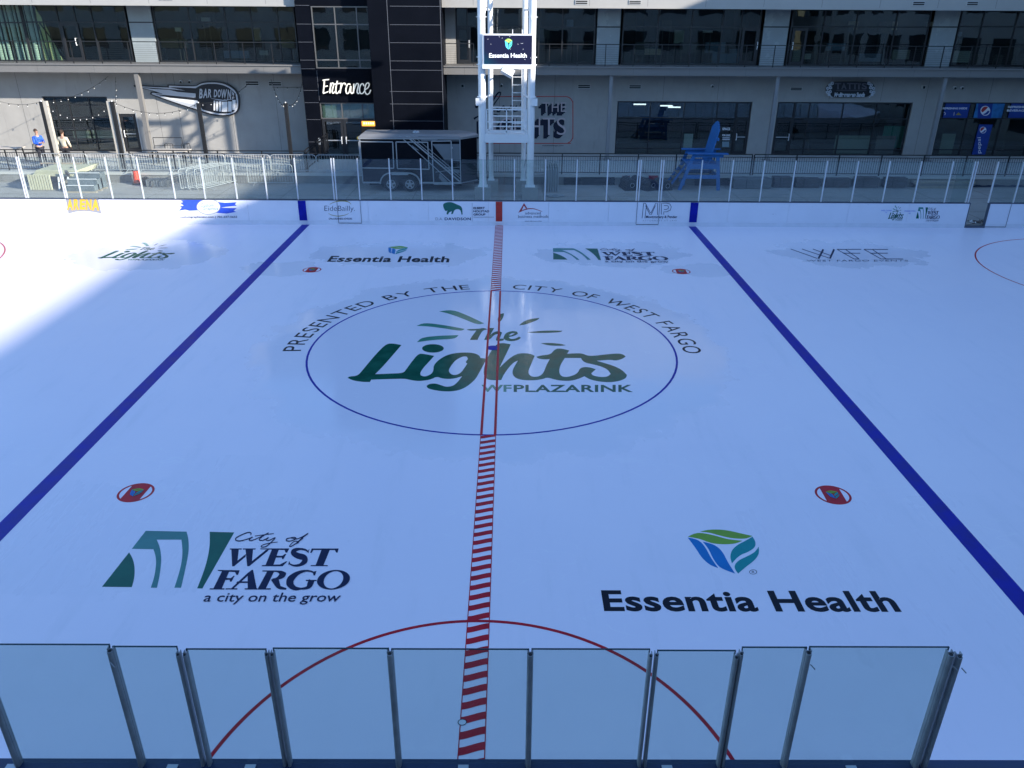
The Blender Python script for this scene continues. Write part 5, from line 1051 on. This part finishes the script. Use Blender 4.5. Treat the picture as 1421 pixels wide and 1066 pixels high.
def roll(u, v, r_, ln_, ang, label):
    q = at(u, v, 'z', PZ); r = thing('rolled_mat', (q.x, q.y, PZ), label, 'rolled mat', 'rolled rubber mats behind the boards'); d = Vector((math.sin(ang), math.cos(ang), 0)); C0 = Vector((q.x, q.y, PZ+r_))
    b = MB(M3); b.cyl(C0, C0+d*ln_, r_, n=22); P = C0; s = d.cross(Vector((0, 0, 1))).normalized(); w = r_*1.35
    b.prism([C0+s*w-Vector((0, 0, r_)), C0+s*r_*.72+Vector((0, 0, r_*.55)), C0-s*r_*.72+Vector((0, 0, r_*.55)), C0-s*w-Vector((0, 0, r_))], d*ln_*.98); b.build('roll', r)
    b = MB(GALV); 
    for k in range(16): a1, a2 = math.pi*k/8, math.pi*(k+1)/8; e = lambda a, rr_: C0-d*.006+(s*math.cos(a)+Vector((0, 0, 1))*math.sin(a))*rr_; b.add([e(a1, .09), e(a2, .09), e(a2, .108), e(a1, .108)], [(0, 1, 2, 3)])
    b.use(MATS['wheel_well']); b.add([C0-d*.005+(s*math.cos(math.pi*k/8)+Vector((0, 0, 1))*math.sin(math.pi*k/8))*.10 for k in range(16)], [tuple(range(16))]); b.build('core', r)
roll(877, 265, .26, 1.2, -.15, 'black rolled mat nearest the upright barricades'); roll(906, 265, .26, 1.5, -.5, 'black rolled mat in the middle, turned to the left'); roll(926, 264.5, .22, 1.1, -.3, 'black rolled mat beside the ladder of the blue chair')
# planks
q = at(1282, 262, 'z', PZ); q2 = at(1350, 262, 'z', PZ); r = thing('plank_pile', ((q.x+q2.x)/2, q.y+.4, PZ), 'pile of pale planks lying behind the boards left of the opening', 'planks')
PLK = [mat('plank_pale', (.38, .33, .26), .75, var=.15, vs=3), mat('plank_grey', (.25, .235, .21), .8, var=.15, vs=3)]
for k in range(9):
    lv = k//3; b = MB(PLK[k % 2]); o = random.uniform(-.35, .1); y = q.y+.05+(k % 3)*.36+lv*.05; b.box(q.x+o+lv*-.2, q2.x+random.uniform(-.1, .2), y, y+.30, PZ+.002+lv*.11, PZ+.10+lv*.11); b.build('plank', r)
q = at(1356, 260, 'z', PZ); b = MB(mat('dark_tarp', (.02, .03, .055), .6, var=.3, vs=2)); r = thing('covered_pile', (q.x+1.6, q.y+.45, PZ), 'low pile under a dark blue tarpaulin right of the rink opening', 'covered pile')
N = 14; vs = []; 
for i in range(N+1):
    for j in range(5): vs.append((q.x+i*.3-(.25 if j == 0 else 0), q.y+j*.25, PZ+.01+(0 if j in (0,) else .22+.06*math.sin(i*1.7+j)+.03*math.sin(i*3.1))*(0.25 if i in (0, N) else 1)))
b.add(vs, [(i*5+j, (i+1)*5+j, (i+1)*5+j+1, i*5+j+1) for i in range(N) for j in range(4)], True); b.build('tarpaulin', r); b = MB(PLK[1]); b.box(q.x+.2, q.x+4.0, q.y+.2, q.y+.9, PZ, PZ+.14); b.build('pallet', r)
b = MB(mat('weathered_debris', (.16, .13, .12), .9, var=.5, vs=9)); c0 = at(1356, 309, 'z', .10)
for k in range(38): p = Vector((c0.x+random.uniform(-.35, .38), YB+.25+random.uniform(-.02, .5), PZ+.01)); a_ = random.uniform(0, 3.1); d = Vector((math.cos(a_), math.sin(a_)*.6, random.uniform(0, .4)))*random.uniform(.06, .22); b.bar(p, p+d, .03, .015)
b.use(STEELW)
for k in range(6): p = Vector((c0.x-.25+random.uniform(-.1, .15), YB+.4+random.uniform(-.1, .2), PZ+.03)); b.bar(p, p+Vector((random.uniform(-.15, .15), .05, .03)), .04, .02)
tag(b.build('debris', origin=(c0.x, YB+.4, PZ)), 'scattered scraps and cable on the ground in the rink opening', 'debris', kind='stuff')
q = at(1328, 278, 'z', PZ); b = MB(M3); b.prism([(q.x-.1, 13.5, PZ), (q.x+.45, 13.5, PZ), (q.x+.42, 13.5, .22+PZ), (q.x+.1, 13.5, .42+PZ), (q.x-.1, 13.5, .40+PZ)], (0, .45, 0)); tag(b.build('equipment_bag', origin=(q.x, 13.6, PZ)), 'small dark bag behind the boards just left of the opening', 'bag')
# left plaza: sheets on trestles, glass panel stack, barrel, grey box
q = at(38, 266, 'z', PZ); x_, y_ = q.x, q.y
r = thing('trestle_stack', (x_+.9, y_+1.2, PZ), 'stack of pale yellow sheets on trestles at the left behind the boards', 'stack')
PY = mat('pale_sheet', (.52, .50, .36), .7, var=.1, vs=3)
b = MB(PY); 
for k in range(5): b.box(x_+.1+k*.03, x_+2.0+k*.04, y_+.5+k*.05, y_+2.9, PZ+.62+k*.05, PZ+.66+k*.05)
b.build('sheet', r); b = MB(PY)
for k in range(9): b.box(x_-.02+k*.12, x_+.06+k*.12, y_+.3, y_+.36, PZ+.02, PZ+.72)
b.build('slat_front', r); b = MB(mat('tan_board', (.40, .33, .26), .8, var=.1, vs=2)); b.box(x_-.5, x_+1.5, y_+2.4, y_+3.6, PZ+.88, PZ+.92); b.build('top_board', r)
b = MB(STEELW)
for dx in (1.3, 1.75): b.bar((x_+dx, y_+.4, PZ), (x_+dx+.0, y_+.55, PZ+.62), .05)
for dx in (.2, 1.8): b.bar((x_+dx, y_+2.7, PZ), (x_+dx, y_+2.7, PZ+.62), .05)
b.build('leg', r)
q = at(96, 268, 'z', PZ); x_, y_ = q.x, q.y; r = thing('glass_panel_stack', (x_+.5, y_+1, PZ), 'low stack of grey glass panels with white edges right of the yellow sheets', 'stack'); 
GP = mat('grey_glass_sheet', (.14, .17, .19), .25, var=.2, vs=2)
for k in range(3):
    b = MB(GP); s = k*.38; b.box(x_-.1-k*.12, x_+1.15, y_+.1+s, y_+.6+s, PZ+.06, PZ+.10+.22*(k+1)); b.use(STEELW); b.box(x_-.1-k*.12, x_+1.15, y_+.095+s-.02, y_+.11+s, PZ+.101+.22*(k+1), PZ+.13+.22*(k+1)); b.build('panel', r)
b = MB(PLK[0])
for k in range(3): b.box(x_-.15, x_+1.25, y_+.05+k*.5, y_+.15+k*.5, PZ, PZ+.058)
b.build('pallet', r)
b = MB(mat('dark_frame', (.06, .065, .07), .5)); b.bar((x_-.5, y_+1.6, PZ+.1), (x_-.2, y_+.5, PZ+.9), .12); b.bar((x_-.8, y_+1.9, PZ+.1), (x_-.5, y_+1.6, PZ+.9), .10); b.build('dark_frame', r)
q = at(191, 255.5, 'z', PZ); r = thing('traffic_barrel', (q.x, q.y, PZ), 'orange red traffic barrel on the sunlit plaza', 'barrel'); b = MB(mat('barrel_orange', (.75, .06, .015), .5)); b.cyl((q.x, q.y, PZ+.06), (q.x, q.y, PZ+.62), .17, .12, n=20); b.build('body', r); b = MB(BLKM); b.cyl((q.x, q.y, PZ), (q.x, q.y, PZ+.06), .26, n=16); b.build('base', r)
q = at(198, 259, 'z', PZ); b = MB(mat('grey_crate', (.12, .13, .14), .6, var=.2, vs=3)); r = thing('equipment_crate', (q.x+.6, q.y+.2, PZ), 'low grey crate and wheel right of the orange red barrel', 'crate'); b.box(q.x+.25, q.x+1.25, q.y-.15, q.y+.4, PZ+.02, PZ+.34); b.build('box', r); b = MB(MATS['tyre_rubber']); b.cyl((q.x+.1, q.y+.1, PZ+.22), (q.x+.1, q.y+.28, PZ+.22), .21, n=18); b.build('wheel', r); b = MB(GALV)
for k in range(4): b.box(q.x+.28+.24*k, q.x+.30+.24*k, q.y-.165, q.y-.155, PZ+.04, PZ+.32)
b.build('rib', r)
# terrace furniture
def table(u, v, w, label, grp='tables on the terrace'):
    q = at(u, v, 'z', TZ+.75); r = thing('patio_table', (q.x, q.y, TZ), label, 'table', grp); b = MB(mat('table_top', (.55, .50, .44), .5, var=.06, vs=3)); b.box(q.x-w/2, q.x+w/2, q.y-.4, q.y+.4, TZ+.71, TZ+.75); b.build('tabletop', r)
    for sx in (-1, 1):
        for sy_ in (-1, 1): b = MB(BLKM); b.bar((q.x+sx*(w/2-.1), q.y+sy_*.32, TZ), (q.x+sx*(w/2-.15), q.y+sy_*.3, TZ+.709), .05); b.build('leg', r)
    return q
def chair_(x, y, rz, label):
    r = thing('patio_chair', (x, y, TZ), label, 'chair', 'black metal chairs on the terrace'); b = MB(BLKM); b.box(x-.22, x+.22, y-.22, y+.22, TZ+.43, TZ+.46); b.build('seat', r)
    b = MB(BLKM); b.tube([Vector((x-.22, y+.2, TZ+.46)), Vector((x-.2, y+.27, TZ+.9)), Vector((x+.2, y+.27, TZ+.9)), Vector((x+.22, y+.2, TZ+.46))], .018, n=6)
    for k in (-.07, .07): b.cyl((x+k, y+.22, TZ+.46), (x+k, y+.27, TZ+.9), .01, n=5)
    b.build('backrest', r)
    for sx in (-1, 1):
        for sy_ in (-1, 1): b = MB(BLKM); b.cyl((x+sx*.2, y+sy_*.2, TZ), (x+sx*.2, y+sy_*.2, TZ+.43), .015, n=6); b.build('leg', r)
    r.rotation_euler = (0, 0, rz)
q = table(236, 208, 1.9, 'pale topped table on the sunlit terrace under the tower shadow'); chair_(q.x-.45, q.y+.75, 0, 'black metal chair behind the left half of the pale table'); chair_(q.x+.5, q.y+.8, .3, 'black metal chair behind the right half of the pale table')
q = table(4, 204.5, 1.9, 'pale topped table at the left edge of the picture'); chair_(q.x+1.25, q.y+.2, -1.4, 'black metal chair at the end of the left edge table')
# wind screen frame behind the right table
b = MB(BLKM); A, B = at(212, 191, 'y', 24.4), at(252, 191, 'y', 24.4); b.tube([Vector((A.x, 24.4, TZ)), Vector((A.x, 24.4, A.z)), Vector((B.x, 24.4, A.z)), Vector((B.x+.05, 24.4, TZ))], .018, n=6); b.tube([Vector((A.x, 24.4, TZ+.8)), Vector((B.x, 24.4, TZ+.8))], .012, n=6)
tag(b.build('bench_frame', origin=(A.x, 24.4, TZ)), 'thin black bench frame against the wall behind the pale table', 'frame')
# ------------------------------------------------------------------ people
def skin_body(name, joints, edges, rad, m, root, lv=2, label=None):
    me = bpy.data.meshes.new(name); me.from_pydata(joints, edges, []); o = bpy.data.objects.new(name, me); col.objects.link(o); me.materials.append(m)
    s = o.modifiers.new('s', 'SKIN'); s.use_smooth_shade = True; sv = me.skin_vertices[0].data
    for i, r_ in enumerate(rad): sv[i].radius = (r_, r_) if not isinstance(r_, tuple) else r_
    sv[0].use_root = True; u = o.modifiers.new('u', 'SUBSURF'); u.levels = lv; u.render_levels = lv
    bpy.context.view_layer.update(); nm = bpy.data.meshes.new_from_object(o.evaluated_get(bpy.context.evaluated_depsgraph_get()))
    o.modifiers.clear(); o.data = nm; o.parent = root
    for p in nm.polygons: p.use_smooth = True
    if label: o['label'] = label
    return o
SKN = mat('skin_tone', (.42, .24, .17), .6); HR = mat('brown_hair', (.05, .028, .018), .7); TRS = mat('dark_trousers', (.018, .02, .03), .8, var=.2, vs=5); SHO = mat('dark_shoe', (.02, .018, .016), .6)
def plaid():
    m = mat('cream_plaid', (.62, .56, .42), .85); nt = m.node_tree; n = nt.nodes; l = nt.links; tc = n.new('ShaderNodeTexCoord'); w = []
    for d in ('X', 'Z'):
        a = n.new('ShaderNodeTexWave'); a.bands_direction = d; a.inputs['Scale'].default_value = 5; l.new(tc.outputs['Object'], a.inputs[0]); w.append(a)
    mx = n.new('ShaderNodeMath'); mx.operation = 'MULTIPLY'; l.new(w[0].outputs['Fac'], mx.inputs[0]); l.new(w[1].outputs['Fac'], mx.inputs[1]); c = n.new('ShaderNodeMixRGB'); c.inputs[1].default_value = (.70, .64, .50, 1); c.inputs[2].default_value = (.40, .34, .22, 1)
    l.new(mx.outputs[0], c.inputs[0]); l.new(c.outputs[0], n['Principled BSDF'].inputs['Base Color']); return m
def person(loc, rz, label, top, arms):
    r = thing('person', loc, label, 'person'); r.rotation_euler = (0, 0, rz)
    # body (skin): pelvis root, spine, neck, head, arms with hands, legs; faces local -y
    J = [(0,0,.95),(0,.01,1.15),(0,.02,1.38),(0,.01,1.50),(0,-.01,1.56),(0,-.015,1.66),(0,-.01,1.73)]; Rr = [(.13,.10),(.12,.09),(.15,.095),(.055,.055),(.055,.06),(.078,.095),(.055,.07)]; E_ = [(0,1),(1,2),(2,3),(3,4),(4,5),(5,6)]
    for s in (-1, 1):
        i = len(J); J += [(s*.10,0,.90),(s*.11,-.01,.50),(s*.12,.02,.09),(s*.125,-.12,.04)]; Rr += [.088,.06,.042,.035]; E_ += [(0,i),(i,i+1),(i+1,i+2),(i+2,i+3)]
        i = len(J); el, ha = arms[0 if s < 0 else 1]; hv = Vector(ha); J += [(s*.19,.02,1.40), el, ha]; Rr += [.055,.042,.030]; E_ += [(2,i),(i,i+1),(i+1,i+2)]
        d = (hv-Vector(el)).normalized(); side_ = d.cross(Vector((0,0,1))).normalized(); i = len(J); J.append(tuple(hv+d*.07)); Rr.append((.034,.018)); E_.append((i-1,i))
    body = skin_body('body', J, E_, Rr, SKN, r)
    # five fingers each hand
    f = MB(SKN)
    for s in (0, 1):
        el, ha = arms[s]; hv = Vector(ha); d = (hv-Vector(el)).normalized(); sd = d.cross(Vector((0,0,1))).normalized(); up_ = sd.cross(d)
        for k, ln_ in enumerate((.075,.085,.08,.06)):
            p = hv+d*.09+sd*(k-1.5)*.018; q = p+d*ln_*.55-up_*.01; f.cyl(p, q, .0095, .0085, n=6); f.cyl(q, q+d*ln_*.4-up_*.025, .0085, .007, n=6)
        p = hv+d*.03+sd*-.035; f.cyl(p, p+d*.05-sd*.02, .011, .009, n=6)
    # nose, ears
    f.ball((0,-.115,1.655), .016, 8, 6, (.8,1.2,1.3)); f.ball((-.082,0,1.66), .022, 8, 6, (.5,.9,1.4)); f.ball((.082,0,1.66), .022, 8, 6, (.5,.9,1.4)); f.use(MATS['black_railing_steel']); f.ball((-.03,-.098,1.685), .009, 6, 4); f.ball((.03,-.098,1.685), .009, 6, 4); f.use(mat('lip_tone', (.35,.13,.11), .5)); f.ball((0,-.10,1.615), .02, 8, 4, (1.3,.5,.4))
    o = f.build('fingers_and_face'); o.parent = r
    h = MB(HR); h.ball((0,.022,1.70), .105, 16, 10, (.86,1.02,1.0)); o = h.build('hair'); o.parent = r
    # jacket
    J = [(0,.0,.92),(0,.01,1.15),(0,.02,1.37),(0,.01,1.47)]; Rr = [(.175,.135),(.165,.13),(.175,.12),(.07,.07)]; E_ = [(0,1),(1,2),(2,3)]
    for s in (0, 1):
        el, ha = arms[s]; i = len(J); m_ = Vector(el).lerp(Vector(ha), .82); J += [((-1 if s == 0 else 1)*.20,.02,1.39), el, tuple(m_)]; Rr += [.078,.062,.05]; E_ += [(2,i),(i,i+1),(i+1,i+2)]
    skin_body('jacket', J, E_, Rr, top, r)
    J = [(0,0,.93)]; Rr = [(.15,.12)]; E_ = []
    for s in (-1, 1): i = len(J); J += [(s*.10,0,.84),(s*.112,-.01,.50),(s*.12,.015,.10)]; Rr += [.105,.082,.066]; E_ += [(0,i),(i,i+1),(i+1,i+2)]
    skin_body('trousers', J, E_, Rr, TRS, r)
    h = MB(SHO)
    for s in (-1, 1): h.ball((s*.125,-.06,.045), .05, 12, 8, (1, 2.6, .9))
    o = h.build('shoes'); o.parent = r
    return r
BL_ = mat('blue_jacket', (.02, .10, .55), .7, var=.12, vs=4)
p = at(88, 231, 'z', TZ); q = at(61, 229.5, 'z', TZ)
person((q.x, q.y, TZ), R(62), 'person in a bright blue jacket facing right with hands together on the terrace', BL_, (((-.25,-.05,1.12), (-.09,-.28,1.14)), ((.25,-.05,1.12), (.09,-.28,1.16))))
person((p.x+.30, p.y, TZ), R(172), 'person in a cream plaid shirt seen from behind on the terrace', plaid(), (((-.31,.05,1.13), (-.25,-.12,.92)), ((.31,.05,1.13), (.25,-.12,.94))))
# ------------------------------------------------------------------ buildings that shade and frame the square, outside the picture
def block(x0, x1, y0, y1, h, label, face):
    r = thing('courtyard_building', ((x0+x1)/2, (y0+y1)/2, PZ), label, 'building', 'buildings round the square'); b = MB(STUCCO); b.box(x0, x1, y0, y1, PZ-.2, h); b.use(BLACKP); b.box(x0-.1, x1+.1, y0-.1, y1+.1, h, h+.001); b.build('wall', r)
    w = MB(mat('far_window_glass', (.02, .025, .03), .06, spec=.8)); f = MB(FRAME)
    z = .9
    while z+2 < h:
        if face == 'y':
            x = x0+1
            while x+2.6 < x1: w.box(x, x+2.6, y1-.02, y1+.01, z, z+2.0); f.box(x-.06, x, y1-.01, y1+.05, z-.06, z+2.06); f.box(x+1.27, x+1.33, y1+.011, y1+.05, z, z+2.0); x += 4.2
        else:
            y = y0+1
            while y+2.6 < y1: w.box(x0-.01, x0+.02, y, y+2.6, z, z+2.0); f.box(x0-.05, x0+.01, y-.06, y, z-.06, z+2.06); y += 4.2
        z += 3.6
    w.build('window', r); f.build('window_frame', r)
block(34, 50, -75, 60, .374*(34+12.4)+PZ*0, 'tall pale block beyond the right end of the rink', 'x')
block(-85, 31, -34, -20.2, 10.6, 'pale block on the camera side of the rink', 'y')
# ------------------------------------------------------------------ light
w = bpy.data.worlds.new('World'); sc.world = w; w.use_nodes = True; n = w.node_tree.nodes; bg = n['Background']; sk = n.new('ShaderNodeTexSky'); sk.sky_type = 'NISHITA'; sk.sun_disc = False
LD = Vector((-2.05, 1.0, -.767)).normalized()
sk.sun_elevation = math.asin(-LD.z); sk.sun_rotation = math.atan2(-LD.x, -LD.y); sk.air_density = 1.0; sk.dust_density = .3; sk.ozone_density = 4.0; sk.altitude = 270
w.node_tree.links.new(sk.outputs[0], bg.inputs[0]); bg.inputs[1].default_value = .15
sd = bpy.data.lights.new('sun', 'SUN'); sd.energy = 4.1; sd.angle = R(.53); sd.color = (1, .93, .82); so = bpy.data.objects.new('sun', sd); col.objects.link(so); so.rotation_euler = LD.to_track_quat('-Z', 'Y').to_euler(); so.location = (30, -30, 30)
sc.view_settings.view_transform = 'Standard'; sc.view_settings.look = 'None'; sc.view_settings.gamma = 1; sc.view_settings.exposure = 1.32
try:
    sc.cycles.use_denoising = True; sc.cycles.denoiser = 'OPENIMAGEDENOISE'; sc.cycles.max_bounces = 10; sc.cycles.transparent_max_bounces = 24; sc.cycles.caustics_reflective = False; sc.cycles.caustics_refractive = False
except Exception: pass
